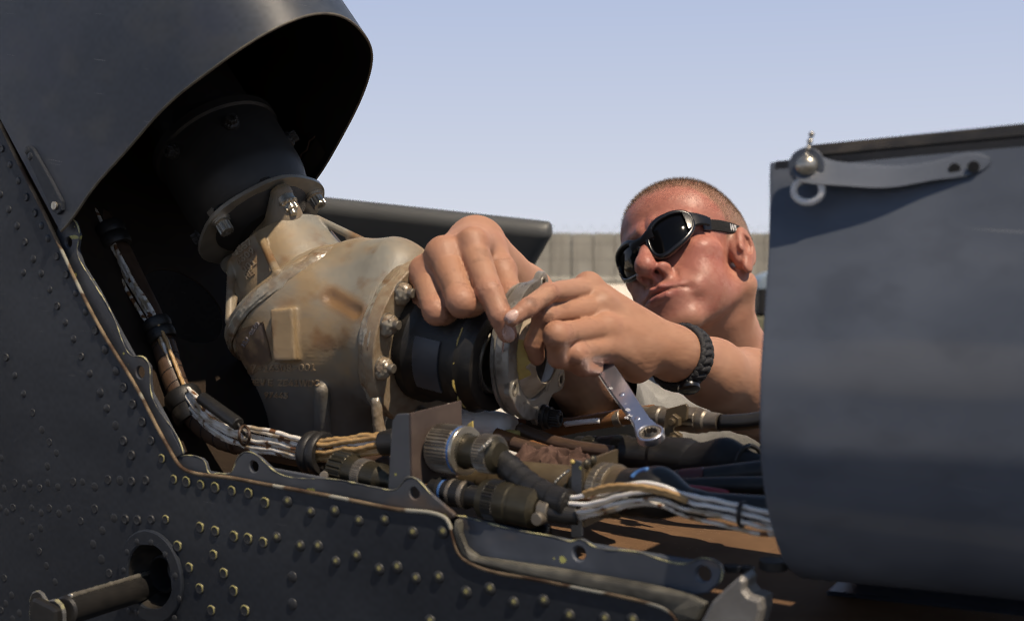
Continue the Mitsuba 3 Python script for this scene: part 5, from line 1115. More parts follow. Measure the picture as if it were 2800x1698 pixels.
def head0(q, ear=True):
    m = q.copy(); m[..., 0] = -np.abs(m[..., 0])
    d = skull(m)
    d = smin(d, sd_ell(m, (0, .036, -.030), (.0575, .058, .070)), .02)
    d = smin(d, sd_cap(m, (-.050, -.006, -.050), (-.020, .072, -.098), .017, .017), .024)
    d = smin(d, sd_ell(m, (0, .076, -.102), (.025, .020, .018)), .014)
    d = smin(d, sd_ell(m, (-.044, .054, -.016), (.026, .028, .020)), .016)
    d = smin(d, sd_ell(m, (-.037, .052, -.052), (.026, .030, .034)), .018)
    d = smin(d, sd_cap(m, (-.010, .093, .027), (-.047, .072, .027), .0105), .013)
    d = smax(d, -sd_ell(m, (-.033, .099, .008), (.019, .013, .012)), .010)
    d = smin(d, ch(m, [(0, .090, .020), (0, .103, .000), (0, .119, -.025)], [.0085, .0095, .0105]), .012)
    d = smin(d, sd_ell(m, (0, .1210, -.0335), (.0140, .0130, .0125)), .007)
    d = smin(d, sd_ell(m, (-.0160, .104, -.0385), (.0085, .0125, .0085)), .005)
    d = smin(d, sd_cap(m, (0, .119, -.041), (0, .097, -.047), .0046, .006), .004)
    d = smin(d, sd_ell(m, (0, .083, -.067), (.036, .021, .027)), .014)
    d = smin(d, ch(m, [(0, .1060, -.0615), (-.007, .1055, -.0605), (-.027, .0905, -.0655)], [.0036, .0041, .0018]), .0040)
    d = smin(d, ch(m, [(0, .1044, -.0732), (-.011, .1022, -.0734), (-.026, .0905, -.0690)], [.0050, .0048, .0018]), .0036)
    x_, z_, fr_ = m[..., 0], m[..., 2], np.clip((m[..., 1] - .05) / .02, 0, 1)
    zl = -.0660 - .0022 * (x_ / .034) ** 2 + .0012 * np.exp(-(x_ / .006) ** 2) * -1
    d = d + fr_ * .0024 * np.exp(-((z_ - zl) / .0016) ** 2) * np.clip((.037 + x_) / .008, 0, 1)
    d = d + fr_ * .0022 * np.exp(-((z_ + .0690) / .0045) ** 2 - ((x_ + .037) / .0055) ** 2)
    nl = -x_ - (.020 + .35 * (-.036 - z_))
    d = d + fr_ * .0016 * np.exp(-(nl / .0042) ** 2) * np.clip((-.034 - z_) / .008, 0, 1) * np.clip((z_ + .062) / .012, 0, 1)
    d = smin(d, sd_ell(m, (-.039, .076, -.066), (.008, .008, .010)), .010)
    d = smax(d, -sd_cap(m, (0, .1100, -.051), (0, .1095, -.057), .0022, .003), .004)
    d = smax(d, -sd_ell(m, (0, .112, -.0862), (.020, .0080, .0042)), .006)
    d = smax(d, -sd_ell(m, (-.0088, .1100, -.0480), (.0060, .0085, .0088)), .0018)
    # ears
    d = smin(d, sd_ell(m, (-.069, .000, -.008), (.010, .016, .026)), .008)
    if not ear:
        return d
    k = .86; m = (m - V(-.0755, -.006, -.0065)) / k + V(-.0800, -.012, -.002)
    e = sd_ell(m, (-.0835, -.011, .001), (.0085, .0215, .0330))
    e = smin(e, sd_ell(m, (-.0820, -.001, -.035), (.0062, .0105, .0115)), .008)
    e = smax(e, -sd_ell(m, (-.0940, -.0115, .0045), (.0085, .0150, .0235)), .003)
    e = smin(e, ch(m, [(-.0880, -.001, .019), (-.0895, -.015, .013), (-.0885, -.0195, -.001), (-.0870, -.014, -.014), (-.085, -.005, -.021)], [.0026, .0034, .0038, .0036, .003]), .003)
    e = smax(e, -sd_ell(m, (-.0900, -.004, -.004), (.0120, .0082, .0120)), .002)
    e = smin(e, sd_ell(m, (-.0850, .0100, -.0070), (.0042, .0046, .0075)), .004)
    e = e * k
    return smin(d, e, .005)
def headf(p):
    d = head0(hl(p)) * HS
    nt = hw((0, -.026, -.060))
    d = smin(d, sd_cap(p, nt, NB + V(-.004, 0, 0), .0520, .059), .016)
    st0, st1 = hw((-.058, -.022, -.045)), NB + V(-.03, -.045, -.02)
    d = smin(d, sd_cap(p, st0, st1, .013, .015), .020)
    d = smin(d, sd_cap(p, NB, LS + V(-.02, .02, -.01), .052, .030), .03)
    d = smin(d, sd_cap(p, NB, RS + V(.02, .02, -.01), .052, .030), .03)
    return d
hm = surf(headf, hw((0, 0, 0)) - V(.19, .18, .29), hw((0, 0, 0)) + V(.27, .20, .15), 0.00185)
v = np.asarray(hm.vertices); q = hl(v); nq = vnorm(hm) @ HR
st = lambda a, b, x: np.clip((x - a) / (b - a), 0, 1) ** 2 * (3 - 2 * np.clip((x - a) / (b - a), 0, 1))
def hairline(q):
    y = q[:, 1]
    zl = np.interp(y, [-.125, -.09, -.05, -.025, -.005, .008, .018, .026, .040, .052, .062, .072, .090], [-.055, -.045, -.030, .000, .022, .006, .000, .026, .040, .054, .066, .073, .078])
    return q[:, 2] - zl + 0.010 * (meshkit.fbm(q * 160, 3) - 0.5)
def skin_color(v, q=None, tan_=0.0, seed=0):
    g = meshkit.fbm(v * 55, 4, seed); g2 = meshkit.fbm(v * 230, 3, seed + 4)
    c = np.array([0.46, 0.235, 0.15]) + (g - 0.5)[:, None] * np.array([0.14, 0.15, 0.125])
    return c * (0.93 + 0.14 * g2[:, None])
col = skin_color(v)
red = np.array([0.43, 0.145, 0.112])
def blend(col, c2, w): return col * (1 - w[:, None]) + np.asarray(c2) * w[:, None]
el = lambda c, r: np.clip(1.3 - np.linalg.norm((np.c_[-np.abs(q[:, 0]), q[:, 1:]] - c) / r, axis=1), 0, 1)
face = st(-.02, .03, q[:, 1]) * st(-.12, -.09, q[:, 2])
col = blend(col, red, 0.70 * face)
col = blend(col, red * [1, .9, .9], 0.6 * np.maximum(el((0, .115, -.034), (.02, .02, .016)), el((-.045, .06, -.03), (.03, .03, .025))))
col = blend(col, red * [.98, .85, .85], 0.35 * el((-.083, -.008, -.012), (.014, .024, .036)))
mouth_shade = np.exp(-((q[:, 2] + .0660 + .0022 * (q[:, 0] / .034) ** 2) / .0016) ** 2) * (np.abs(q[:, 0]) < .036) * (q[:, 1] > .07); col = blend(col, (0.16, 0.055, 0.045), 0.7 * mouth_shade)  # shade of the mouth crease put into the skin colour
col = blend(col, (0.40, 0.130, 0.120), 0.62 * (1 - mouth_shade) * np.clip(np.maximum(el((-.006, .106, -.0610), (.026, .02, .0050)), el((-.006, .104, -.0730), (.025, .02, .0072))), 0, 1))
mole = st(.9, 1.2, el((-.033, .09, -.078), (.0022, .01, .0022)) + 0.2)
hmask = st(-.004, .014, hairline(q)) * (q[:, 2] > -.06) * ((np.abs(q[:, 0]) < .0740) | (q[:, 2] > .022))
col = blend(col, np.array([0.27, 0.175, 0.110]), 0.72 * hmask)
neck = st(-.10, -.13, q[:, 2]); col = blend(col, (0.44, 0.205, 0.135), 0.5 * np.clip(st(-.055, -.085, q[:, 2]) * (q[:, 1] < .05), 0, 1))
beard = np.clip(el((-.025, .060, -.085), (.055, .06, .038)), 0, 1) * (0.3 + 0.9 * meshkit.noise(q * 520)); col = blend(col, (0.26, 0.165, 0.125), 0.34 * beard)
blot = meshkit.fbm(q * 95 + 3, 4); col = blend(col, (0.33, 0.095, 0.070), 0.36 * st(.52, .72, blot) * face); col = blend(col, (0.52, 0.27, 0.20), 0.30 * st(.52, .70, meshkit.fbm(q * 120 + 31, 3)) * face)
spots = st(.80, .90, meshkit.noise(q * 330 + 11)) * st(.5, .7, meshkit.noise(q * 60)); col = blend(col, (0.36, 0.12, 0.08), 0.40 * spots)
def skin_bump(p, n, uv):
    return 0.8 * noise(p.x * 900, p.y * 900, p.z * 900) + 2.0 * noise(p.x * 380, p.y * 380, p.z * 380) + 1.6 * noise(p.x * 190, p.y * 190, p.z * 190)
mat('skin', VC, proc(lambda p, n, uv: 0.55 - 0.07 * smoothstep(1.38, 1.46, p.y) * smoothstep(1.56, 1.60, p.z)), spec=0.40, bump=proc(skin_bump, 4e-4), scale=0.00010)

# ---- hands and arms
def J(px, py, D): return at(px, py, D)
def chain(p, js, k=0.003):
    d = None
    for (a, ra), (b, rb) in zip(js[:-1], js[1:]):
        e = sd_cap(p, a, b, ra, rb); d = e if d is None else smin(d, e, k)
    return d
def hand(fingers, palm, thumb, arm, kn):
    def f(p):
        pal = chain(p, arm, 0.02)
        for js in palm:
            pal = smin(pal, chain(p, js, 0.008), 0.009)
        d = None
        for js in fingers:
            e = chain(p, js, 0.0035)
            d = e if d is None else smin(d, e, 0.0022)
        d = smin(d, chain(p, thumb, 0.005), 0.0022)
        d = smin(pal, d, 0.0048)
        for c, r in kn:
            d = smin(d, sd_ell(p, c, (r, r, r)), 0.006)
        d = d + 0.0016 * (meshkit.fbm(p * 48, 2) - 0.5)
        for js in fingers:
            for k in (1, 2):
                ax_ = unit(js[k + 1][0] - js[k - 1][0]); q_ = p - js[k][0]; t_ = q_ @ ax_; r_ = np.linalg.norm(q_, axis=-1)
                d = d + .0008 * (np.exp(-((t_ + .0022) / .0011) ** 2) + np.exp(-((t_ - .0016) / .0011) ** 2)) * np.exp(-(r_ / (js[k][1] * 1.25)) ** 6) * (0.3 + 0.9 * meshkit.noise(p * 260))
        return d
    return f
# his right hand (left in the photograph), bent at the wrist over the gearbox
RI = [(J(1292, 672, 1.010), .0130), (J(1338, 798, .970), .0106), (J(1368, 862, .962), .0093), (J(1387, 910, .964), .0078)]
RM_ = [(J(1213, 700, 1.010), .0132), (J(1262, 828, .970), .0118), (J(1310, 836, 1.005), .0106), (J(1318, 785, 1.030), .0095)]
RR = [(J(1162, 748, 1.020), .0128), (J(1194, 850, .985), .0115), (J(1250, 862, 1.010), .0104), (J(1262, 812, 1.034), .0092)]
RP = [(J(1142, 775, 1.045), .0118), (J(1162, 832, 1.020), .0105), (J(1205, 850, 1.040), .0095), (J(1225, 815, 1.050), .0082)]
RT = [(J(1335, 690, 1.075), .0150), (J(1372, 742, 1.050), .0122), (J(1396, 812, 1.026), .0108), (J(1412, 856, 1.012), .0092)]
RW, RE, RS = J(1302, 672, 1.095), V(.056, 1.290, 1.609), V(.150, 1.57, 1.475)
rhand = hand([RI, RM_, RR, RP], [[(RW, .022), (RI[0][0], .0142)], [(RW, .023), (RM_[0][0], .0145)], [(RW, .022), (RR[0][0], .0140)], [(RW, .020), (RP[0][0], .0125)], [(RW, .020), (RT[1][0], .013)], [(RM_[0][0], .0135), (RT[0][0], .016)]],
             RT, [(RW, .0255), (RW + .45 * (RE - RW), .032), (RE, .034)], [(RI[0][0] + .0035 * UP - .002 * FWD, .0118), (RM_[0][0] + .0035 * UP - .002 * FWD, .0122), (RR[0][0] + .003 * UP - .002 * FWD, .0115)])
# his left hand, pinching the ring, wrench in the palm
LI = [(J(1608, 790, 1.055), .0108), (J(1500, 800, .980), .0080), (J(1444, 842, .952), .0074), (J(1399, 872, .945), .0064)]
LM = [(J(1640, 840, 1.044), .0110), (J(1488, 862, .985), .0088), (J(1460, 938, .990), .0080), (J(1468, 978, 1.000), .0070)]
LR = [(J(1655, 898, 1.030), .0112), (J(1522, 915, .968), .0098), (J(1528, 975, .983), .0090), (J(1562, 992, 1.005), .0080)]
LP = [(J(1662, 948, 1.028), .0108), (J(1574, 966, .985), .0092), (J(1590, 1000, 1.000), .0090), (J(1625, 1005, 1.020), .0080)]
LT = [(J(1730, 945, 1.110), .0150), (J(1640, 930, 1.095), .0125), (J(1560, 925, 1.065), .0110), (J(1500, 925, 1.040), .0095)]
LW, LE, LS = J(1838, 965, 1.085), V(.300, 1.315, 1.548), V(.470, 1.575, 1.475)
lhand = hand([LI, LM, LR, LP], [[(LW, .020), (LI[0][0], .0130)], [(LW, .021), (LM[0][0], .0135)], [(LW, .021), (LR[0][0], .0135)], [(LW, .020), (LP[0][0], .0130)], [(LW, .020), (LT[0][0], .017)], [(LM[0][0], .012), (LT[1][0], .014)], [(LP[0][0], .012), (J(1740, 1000, 1.06), .016)]],
             LT, [(LW, .0215), (LW + .30 * (LE - LW), .0290), (LW + .62 * (LE - LW), .0400), (LE, .0455)], [(LI[0][0] + .0035 * UP, .0112), (LM[0][0] + .0025 * UP - .002 * FWD, .0118), (LR[0][0] - .003 * FWD, .0118), (LR[1][0] - .002 * FWD, .0098), (LM[1][0] - .001 * FWD, .0088)])
def upper(p, el_, sh): return sd_cap(p, el_, sh, .036, .048)
parts, cols = [hm], [col]
for f, js, e, s in ((rhand, [RI, RM_, RR, RP, RT], RE, RS), (lhand, [LI, LM, LR, LP, LT], LE, LS)):
    P = np.array([a for j in js for a, r in j])
    ff = lambda p, f=f, e=e, s=s: smin(f(p), upper(p, e, s), 0.02)
    m1 = surf(ff, np.minimum(P.min(0), np.minimum(e, s)) - .065, np.maximum(P.max(0), np.maximum(e, s)) + .065, 0.0016)
    vv = np.asarray(m1.vertices); c = skin_color(vv, seed=20 if f is rhand else 30)
    c = c * 0.45 + np.array([0.405, 0.215, 0.128]) * 0.55
    for j in js:
        for k in (0, 1, 2):
            w = np.exp(-(np.linalg.norm(vv - j[k][0], axis=1) / (j[k][1] * 1.15)) ** 4) * (0.55 if k == 0 else 0.4)
            c = blend(c, (0.47, 0.185, 0.13), w)
        w = np.exp(-(np.linalg.norm(vv - j[3][0], axis=1) / (j[3][1] * 2.2)) ** 4) * 0.35; c = blend(c, (0.42, 0.20, 0.15), w)
        mid_ = j[1][0]; w = np.exp(-((vv - mid_) @ unit(j[2][0] - j[1][0]) / .004) ** 2) * (np.linalg.norm(vv - mid_, axis=1) < j[1][1] * 1.5) * st(.45, .62, meshkit.noise(vv * V(300, 300, 900))); c = blend(c, (0.22, 0.11, 0.075), 0.45 * w)
    dirt = st(.58, .72, meshkit.fbm(vv * 75 + 4, 4)); near = np.exp(-(np.linalg.norm(vv - js[0][2][0], axis=1) / .075) ** 2); c = blend(c, (0.17, 0.095, 0.065), 0.6 * dirt * near)
    parts.append(m1); cols.append(c)
hv = len(parts[0].vertices)
bm_ = cat(parts)
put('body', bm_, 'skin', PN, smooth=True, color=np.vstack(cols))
# nails
def nail(f, tip, prev, r, out, w=1.0, length=1.0):
    ax = unit(tip - prev); nrm = unit(out - (out @ ax) * ax)
    c = march(f, (tip + ax * r * 0.05 + nrm * r * 1.2)[None], -nrm[None])[0]
    R = np.stack([np.cross(nrm, ax), ax, nrm], 1)
    u, w_ = np.meshgrid(np.linspace(-1, 1, 13), np.linspace(-1, 1, 13), indexing='ij')
    sq = np.stack([u * np.sqrt(1 - w_ ** 2 / 2), w_ * np.sqrt(1 - u ** 2 / 2)], -1).reshape(-1, 2)
    pts = c + (sq[:, :1] * r * 0.72 * w) * R[:, 0] + (sq[:, 1:] * r * 0.95 * length) * R[:, 1]
    pts = march(f, pts, -nrm[None] * np.ones((len(pts), 1))) + nrm * (0.0004 - 0.0006 * (sq ** 2).sum(1, keepdims=True) ** 3)
    i, j = np.meshgrid(np.arange(12), np.arange(12), indexing='ij')
    qd = np.stack([i * 13 + j, (i + 1) * 13 + j, (i + 1) * 13 + j + 1, i * 13 + j + 1], -1).reshape(-1, 4)
    return trimesh.Trimesh(pts, np.vstack([qd[:, [0, 1, 2]], qd[:, [0, 2, 3]]]), process=False)
mat('nail', proc(lambda p, n, uv: mix((0.56, 0.36, 0.30), (0.64, 0.45, 0.39), noise(p.x * 500, p.y * 500, p.z * 500))), 0.30, spec=0.5)
HK = f'{PN}__body'
put('nail', nail(lhand, LI[3][0], LI[2][0], LI[3][1], -FWD + 0.5 * UP - 0.1 * RIGHT), 'nail', HK, smooth=True)
put('nail', nail(rhand, RI[3][0], RI[2][0], RI[3][1], -FWD + 0.30 * UP, 0.9), 'nail', HK, smooth=True)
# ---- cropped hair: thousands of short thin strands on the scalp
tri = np.asarray(hm.faces); cen = v[tri].mean(1); qc = hl(cen); wgt = st(-.004, .016, hairline(qc)) * (qc[:, 2] > -.06) * ((np.abs(qc[:, 0]) < .0735) | (qc[:, 2] > .024))
area = np.linalg.norm(np.cross(v[tri[:, 1]] - v[tri[:, 0]], v[tri[:, 2]] - v[tri[:, 0]]), axis=1) / 2 * wgt
r_ = np.random.default_rng(5); pick = r_.choice(len(tri), 42000, p=area / area.sum())
b = r_.dirichlet([1, 1, 1], len(pick)); root = (v[tri[pick]] * b[:, :, None]).sum(1)
nn_ = unit(np.array([0, 0, 1.0])) * 0 + (vnorm(hm)[tri[pick, 0]])
ql = hl(root); top = st(.04, .095, ql[:, 2])
length = (0.0016 + 0.0042 * top) * r_.uniform(.6, 1.2, len(pick))
dirn = nn_ + 0.45 * (HR[:, 1] * 0.7 * (ql[:, 1:2] > .05) + r_.normal(size=(len(pick), 3)) * 0.6) - 0.25 * (1 - top[:, None]) * HR[:, 2]
dirn /= np.linalg.norm(dirn, axis=1, keepdims=True)
side = np.cross(dirn, r_.normal(size=(len(pick), 3))); side /= np.linalg.norm(side, axis=1, keepdims=True)
wd = 0.00016
hvv = np.stack([root - dirn * .0006 - side * wd, root - dirn * .0006 + side * wd, root + dirn * length[:, None]], 1).reshape(-1, 3)
hcol = np.array([0.20, 0.13, 0.075]) * r_.uniform(.55, 1.7, (len(pick), 1)); hcol = np.repeat(hcol, 3, 0)
mat('hair', VC, 0.42, spec=0.5)
put('hair', trimesh.Trimesh(hvv, np.arange(len(hvv)).reshape(-1, 3), process=False), 'hair', PN, smooth=False, color=hcol, label='short cropped light brown hair')
# eyebrows
ebr = []
for sx in (-1,):
    for k in range(90):
        t_ = r_.uniform(); z0 = r_.normal() * .0022
        p0 = hw((sx * (.012 + .038 * t_), .112 - .026 * t_ ** 2, .0285 + .004 * math.sin(t_ * 2.2) + z0))
        p0 = march(headf, p0[None], -(HR[:, 1] + sx * 0.3 * HR[:, 0])[None] / 1.05)[0]
        d_ = unit(HR[:, 0] * sx + 0.35 * HR[:, 1] + 0.2 * HR[:, 2] * r_.normal()); s_ = unit(np.cross(d_, HR[:, 1]))
        ebr += [p0 - s_ * .0002, p0 + s_ * .0002, p0 + d_ * .006 + HR[:, 1] * .0012]
put('eyebrows', trimesh.Trimesh(np.array(ebr), np.arange(len(ebr)).reshape(-1, 3), process=False), 'hair', PN, smooth=False, color=np.tile([0.20, 0.12, 0.06], (len(ebr), 1)))
# ---- shirt
SB, SE = NB + V(0, .03, .0), lambda e: 0.93 if e is RE else 0.5
def fold(p, s):
    u_ = p @ unit(V(.8, -.5, -.25)); w_ = p @ Z
    return 0.013 * (meshkit.noise(np.stack([u_ * 34 + s, w_ * 5, u_ * 0 + s], -1)) - 0.5) + 0.008 * (meshkit.noise(np.stack([u_ * 70, w_ * 11, u_ * 0 + 4 + s], -1)) - 0.5) + 0.008 * (meshkit.fbm(p * 9 + s, 2) - 0.5)
def shirtf(p):
    d = sd_ell(p, (.315, 1.715, 1.30), (.185, .125, .26))
    d = smin(d, sd_cap(p, LS, RS, .060, .060), .05)
    d = smin(d, sd_cap(p, NB + V(0, 0, -.02), NB + V(0, .0, -.08), .074, .10), .05)
    for s in (LS, RS): d = smin(d, sd_cap(p, NB + V(0, 0, -.015), s, .068, .062), .03)
    d = smin(d, sd_ell(p, (.315, 1.72, 1.06), (.160, .112, .22)), .05)
    for e, s in ((LE, LS), (RE, RS)):
        d = smin(d, sd_cap(p, s, s + (e - s) * SE(e), .064, .066 if e is LE else .0585), .03)
    d = d + fold(p, 3.0)
    for e, s in ((LE, LS), (RE, RS)):
        ax = unit(e - s); cut = ((p - s) @ ax) - np.linalg.norm(e - s) * SE(e)
        near = np.linalg.norm(p - s - (((p - s) @ ax)[..., None]) * ax, axis=-1) - .085
        d = smax(d, -smax(-cut, near, .002), .002)
        c_ = s + (e - s) * (SE(e) - .01); d = np.minimum(d, smax(np.abs(sd_cap(p, s, e, .0585, .0585 if e is RE else .066)) - .0024, np.abs((p - c_) @ unit(e - s)) - .010, .002))
    ng = sd_cap(p, NB + V(0, 0, -.035), hw((0, -.03, -.06)), .0655, .075)
    d = smax(d, -ng, .003)
    d = np.minimum(d, np.maximum(np.abs(sd_cap(p, NB + V(0, 0, -.06), hw((0, -.03, -.05)), .069, .070)) - .0022, np.abs((p - (NB + V(0, -.0, .004))) @ unit(hw((0, -.03, -.05)) - NB)) - .011))
    return smax(d, .92 - p[..., 2], .01)
sm = surf(shirtf, V(.02, 1.33, .90), V(.60, 1.90, 1.66), 0.0036)
def shirt_fn(p, n, uv):
    g = fbm(p.x * 28, p.y * 28, p.z * 28, 4)
    return mix((0.235, 0.230, 0.215), (0.31, 0.305, 0.285), g) * (0.85 + 0.3 * noise(p.x * 900, p.y * 900, p.z * 900))
mat('shirt_cloth', proc(shirt_fn), 0.9, spec=0.15, bump=proc(lambda p, n, uv: noise(p.x * 1300, p.y * 1300, p.z * 1300), 4e-4), scale=0.0003, sheen=0.4)
put('shirt', sm, 'shirt_cloth', PN, smooth=True, label='grey short sleeved shirt')
# trousers and boots, down to the ground behind the boom
def trousf(p):
    d = sd_ell(p, (.315, 1.72, .96), (.165, .118, .15))
    for sx in (-1, 1):
        d = smin(d, chain(p, [(V(.315 + sx * .085, 1.72, .92), .092), (V(.315 + sx * .11, 1.70, .52), .072), (V(.315 + sx * .12, 1.74, .16), .062)], .03), .025)
    return smax(d + .012 * (meshkit.fbm(p * 16, 3, 2) - .5), .13 - p[..., 2], .01)
mat('trouser_cloth', proc(lambda p, n, uv: mix((0.16, 0.145, 0.11), (0.27, 0.245, 0.19), smoothstep(0.4, 0.6, fbm(p.x * 16, p.y * 16, p.z * 16, 3)))), 0.9, spec=0.15)
put('trousers', surf(trousf, V(.05, 1.52, .1), V(.58, 1.92, 1.14), .008), 'trouser_cloth', PN, smooth=True)
for sx in (-1, 1):
    c = V(.315 + sx * .12, 1.74, 0)
    bf = lambda p: smin(smax(sd_ell(p, c + V(0, -.06, .075), (.052, .15, .060)), .037 - p[..., 2], .008), sd_cap(p, c + V(0, .01, .08), c + V(0, .01, .21), .052, .056), .03)
    put('boot', surf(bf, c + V(-.1, -.24, .02), c + V(.1, .13, .30), .006), 'tan_wire' if False else 'trouser_cloth', PN, smooth=True)

# ------------------------------------------------------------------ sunglasses
SG = thing('sunglasses', 'wraparound black sunglasses with dark lenses on an elastic strap round the head', 'sunglasses')
GT = math.radians(10)
def wrap(phi, z, out=0.0):
    """a point on the curved front of the glasses, in head coordinates; phi > 0 towards his left"""
    a = np.abs(phi)
    x = -(0.074 + out) * np.sin(phi); y = 0.026 + (0.089 + out) * np.cos(a * 0.97) ** 0.85
    q_ = np.stack([x, y - 0.036 * np.abs(z - .004), z + 0 * phi], -1); c_, s_ = math.cos(GT), math.sin(GT); o = V(-.030, 0, .006)
    d_ = q_ - o; w_ = np.clip(1 - np.maximum(phi - .95, 0) / .4, 0, 1)[..., None] if np.ndim(phi) else 1.0
    r2 = np.stack([c_ * d_[..., 0] + s_ * d_[..., 2], d_[..., 1], -s_ * d_[..., 0] + c_ * d_[..., 2]], -1)
    return o + d_ + (r2 - d_) * w_
def outline(sx, grow, n=96):
    """closed outline of a lens in (phi, z)"""
    t = np.linspace(0, 2 * math.pi, n + 1)[:-1]
    ex = 2.0 / 2.5
    cx, sy = np.sign(np.cos(t)) * np.abs(np.cos(t)) ** ex, np.sign(np.sin(t)) * np.abs(np.sin(t)) ** ex
    w, h = 0.395 + grow / .085, 0.0208 + grow
    ph = 0.52 + w * cx; z = 0.0030 + h * sy * (1 - 0.20 * cx) + 0.0085 * cx
    return sx * ph, z
def patch_mesh(sx, grow, out, dome):
    ph, z = outline(sx, grow); rings = 12; rows = []
    for k in range(rings + 1):
        s_ = k / rings; rows.append(wrap(sx * .52 + (ph - sx * .52) * s_, .0030 + (z - .0030) * s_, out + dome * (1 - s_ ** 2)))
    n = len(ph); vv = np.concatenate(rows)
    i, j = np.meshgrid(np.arange(rings), np.arange(n), indexing='ij')
    qd = np.stack([i * n + j, i * n + (j + 1) % n, (i + 1) * n + (j + 1) % n, (i + 1) * n + j], -1).reshape(-1, 4)
    return trimesh.Trimesh(hw(vv), np.vstack([qd[:, [0, 1, 2]], qd[:, [0, 2, 3]]]), process=False)
mat('lens_dark', (0.003, 0.003, 0.0035), 0.07, spec=0.22)
mat('frame_black', (0.009, 0.009, 0.011), 0.24, spec=0.5)
mat('strap_black', proc(lambda p, n, uv: mix((0.014, 0.014, 0.015), (0.028, 0.028, 0.028), noise(p.x * 800, p.y * 800, p.z * 800))), 0.8, spec=0.3)
fk_ = None
fm = []
for sx in (-1, 1):
    rows = []
    for gr, out in ((-.0002, -.0040), (-.0004, .0005), (.0006, .0022), (.0020, .0030), (.0046, .0028), (.0062, .0012), (.0066, -.0020), (.0050, -.0060), (-.0002, -.0060)):
        ph, z = outline(sx, gr); r = hw(wrap(ph, z, out)); rows.append(np.vstack([r, r[:1]]))
    fm.append(loft(rows))
    def band_(ctrl, hgt, outp, th):
        ctrl = np.array(ctrl); c_ = spline(np.c_[ctrl, np.zeros(len(ctrl))], 30)[:, :2]; hh = np.interp(np.linspace(0, 1, 30), np.linspace(0, 1, len(hgt)), hgt)
        rr = []
        for zz, oo in ((-1, 0), (-.85, 1), (0, 1.35), (.85, 1), (1, 0), (.85, -1.0), (-.85, -1.0), (-1, 0)):
            rr.append(hw(wrap(sx * c_[:, 0], c_[:, 1] + hh * zz * .5, outp + oo * th)))
        return loft(rr)
    fm.append(band_([(0.82, .0105), (0.98, .0125), (1.10, .0135), (1.24, .0135)], [.0300, .0230, .0165, .0135], .0, .0022))
phb = np.linspace(-.24, .24, 24); rr = []
for zz, oo in ((-1, -.003), (-.8, .001), (0, .0026), (.8, .001), (1, -.003), (0, -.005), (-1, -.003)):
    rr.append(hw(wrap(phb, .0115 - .0015 * np.cos(phb * 10) + zz * (.0055 + .02 * np.abs(phb)), .0015 + oo)))
fm.append(loft(rr))
for sx in (-1, 1):                                     # nose pieces
    fm.append(tube(hw(spline([(-sx * .0125, .1135, .008), (-sx * .0150, .1085, -.002), (-sx * .0195, .1020, -.010)], 14)), .0034, 10))
put('frame', cat(fm), 'frame_black', SG, smooth=40, label='glossy black wraparound frame')
for sx in (-1, 1):
    put('lens', patch_mesh(sx, -.0002, -.0012, .0022), 'lens_dark', SG, smooth=True)
# strap round the head, its buckle and its lettering
SZA, SZ = [.70, 1.15, 1.40, 1.75, 2.2, 3.14], [.0160, .0185, .0205, .0235, .0215, .010]
def strap_pts(z0, z1, n, lift):
    ang = np.linspace(z0, z1, n); pts = []
    for a in ang:                                     # angle from forward towards his left, around the back
        d_ = V(-math.sin(a), math.cos(a), 0); zc = np.interp(a, SZA, SZ)
        pts.append((d_, zc))
    return pts
def strap(side, hw_, lift, a0=.76, a1=3.2, n=70):
    rows = [[], [], [], [], []]
    for d_, zc in strap_pts(a0, a1, n, lift):
        d_ = d_ * [side, 1, 1]
        for k, (s_, l_) in enumerate(((-1, -.001), (-1, lift), (0, lift + .0003), (1, lift), (1, -.001))):
            p0 = V(0, -.01, zc + s_ * hw_) + d_ * .16
            rows[k].append((p0, d_, l_))
    out = []
    for r in rows:
        p0 = np.array([x[0] for x in r]); d_ = np.array([x[1] for x in r]); l_ = np.array([x[2] for x in r])[:, None]
        h_ = march(lambda q_: head0(q_, False), p0, -d_, 60, .2)
        out.append(hw(h_ + d_ * l_))
    return loft(out)
sk_ = put('strap', cat([strap(1, .0062, .0026), strap(-1, .0062, .0026)]), 'strap_black', SG, smooth=40, label='black elastic strap')
for side in (1, -1):
    put('buckle', strap(side, .0078, .0044, .70, .82, 10), 'frame_black', SG, smooth=40)
tm = meshkit.text_mesh('WI', .0075, .0004, True); tv = np.asarray(tm.vertices)
aa = 1.20 + tv[:, 0] / .080; zc = np.interp(aa, SZA, SZ) - .0036 + tv[:, 1]
d_ = np.stack([-np.sin(aa), np.cos(aa), 0 * aa], 1)
h_ = march(lambda q_: head0(q_, False), np.stack([0 * aa, 0 * aa - .01, zc], 1) + d_ * .16, -d_, 60, .2)
put('strap_lettering', trimesh.Trimesh(hw(h_ + d_ * (.0030 + tv[:, 2:])), tm.faces, process=False), 'clean_wire', sk_, label='white lettering on the strap')

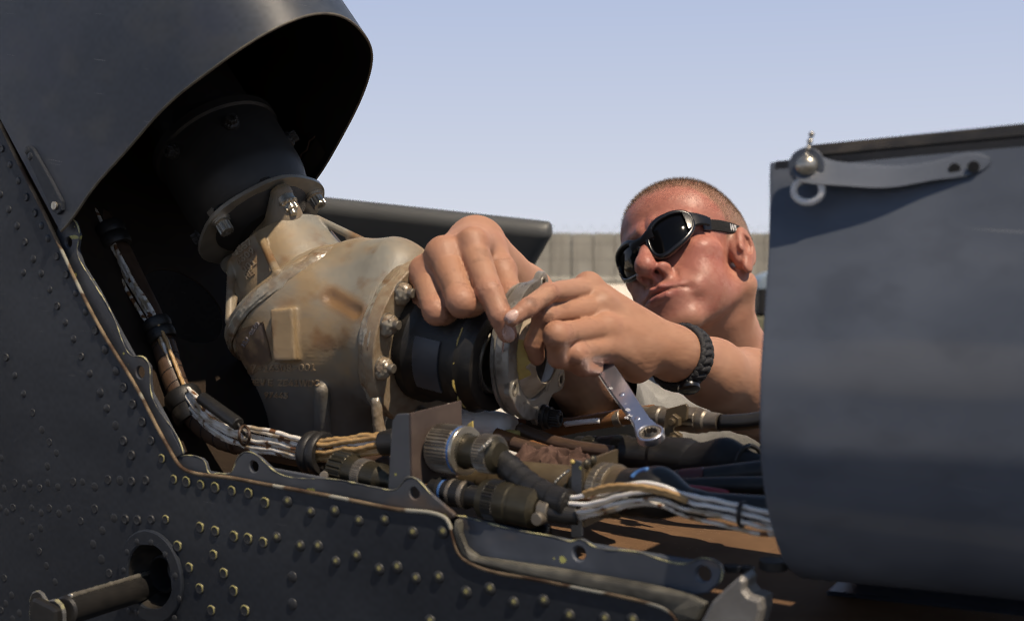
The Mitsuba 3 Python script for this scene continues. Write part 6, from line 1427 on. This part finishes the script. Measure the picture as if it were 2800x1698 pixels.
# ------------------------------------------------------------------ braided wristband
WBN = thing('wristband', 'black braided cord wristband with a round buckle on the wrist above the wrench', 'wristband')
bc, bax = J(1868, 965, 1.10), unit(0.85 * unit(LE - LW) + 0.32 * RIGHT - 0.10 * UP)
fr = frame(bax, UP); aa = np.linspace(0, 2 * math.pi, 121)[:-1]
dirs = np.cos(aa)[:, None] * fr[:, 0] + np.sin(aa)[:, None] * fr[:, 1]
lf = lambda p: smin(lhand(p), upper(p, LE, LS), 0.02)
loop = march(lf, bc + dirs * .06, -dirs, 60, .1) + dirs * .0030
loop = loop + np.array([0, 0, 1]) * 0
def lp(a): 
    k = (a / (2 * math.pi) * 120) % 120; i = int(k); f = k - i
    return loop[i % 120] * (1 - f) + loop[(i + 1) % 120] * f, unit(dirs[i % 120])
cords = []
nk = 26
for s_ in (-1, 1):
    pts = []
    for t_ in np.linspace(0, 2 * math.pi, nk * 14 + 1):
        p_, d_ = lp(t_); ph_ = t_ * nk / 2
        pts.append(p_ + bax * (.0050 * s_ * math.cos(ph_)) + d_ * (.0016 + .0017 * math.sin(ph_) * s_))
    cords.append(tube(np.array(pts), .0029, 8))
    pts = []
    for t_ in np.linspace(0, 2 * math.pi, nk * 14 + 1):
        p_, d_ = lp(t_); ph_ = t_ * nk
        pts.append(p_ + bax * s_ * (.0056 + .0006 * math.cos(ph_)) + d_ * (.0008 + .0014 * abs(math.sin(ph_ / 2))))
    cords.append(tube(np.array(pts), .0027 + .0006 * np.abs(np.sin(np.linspace(0, 2 * math.pi, nk * 14 + 1) * nk / 2)), 8))
cords.append(tube(np.vstack([loop + dirs * .0004, loop[:1] + dirs[:1] * .0004]), .0042, 10))
mat('cord', proc(lambda p, n, uv: mix((0.014, 0.014, 0.016), (0.040, 0.040, 0.044), noise(p.x * 700, p.y * 700, p.z * 700))), 0.7, spec=0.35)
put('braid', cat(cords), 'cord', WBN, smooth=True)
down = unit(-UP + 0.15 * RIGHT - 0.45 * FWD); k = int(np.argmax(dirs @ down)); bq, bd = loop[k] + dirs[k] * .003, dirs[k]
Rb = frame(bd, bax)
put('buckle', cat([lathe([(1e-5, .0065), (.0075, .0062), (.0100, .0045), (.0105, .002), (.0100, 0), (1e-5, 0)], 36, bq, bd), xf(rbox((.020, .012, .004), .0015), Rb, bq)]), 'frame_black', WBN, smooth=40, label='round black buckle')
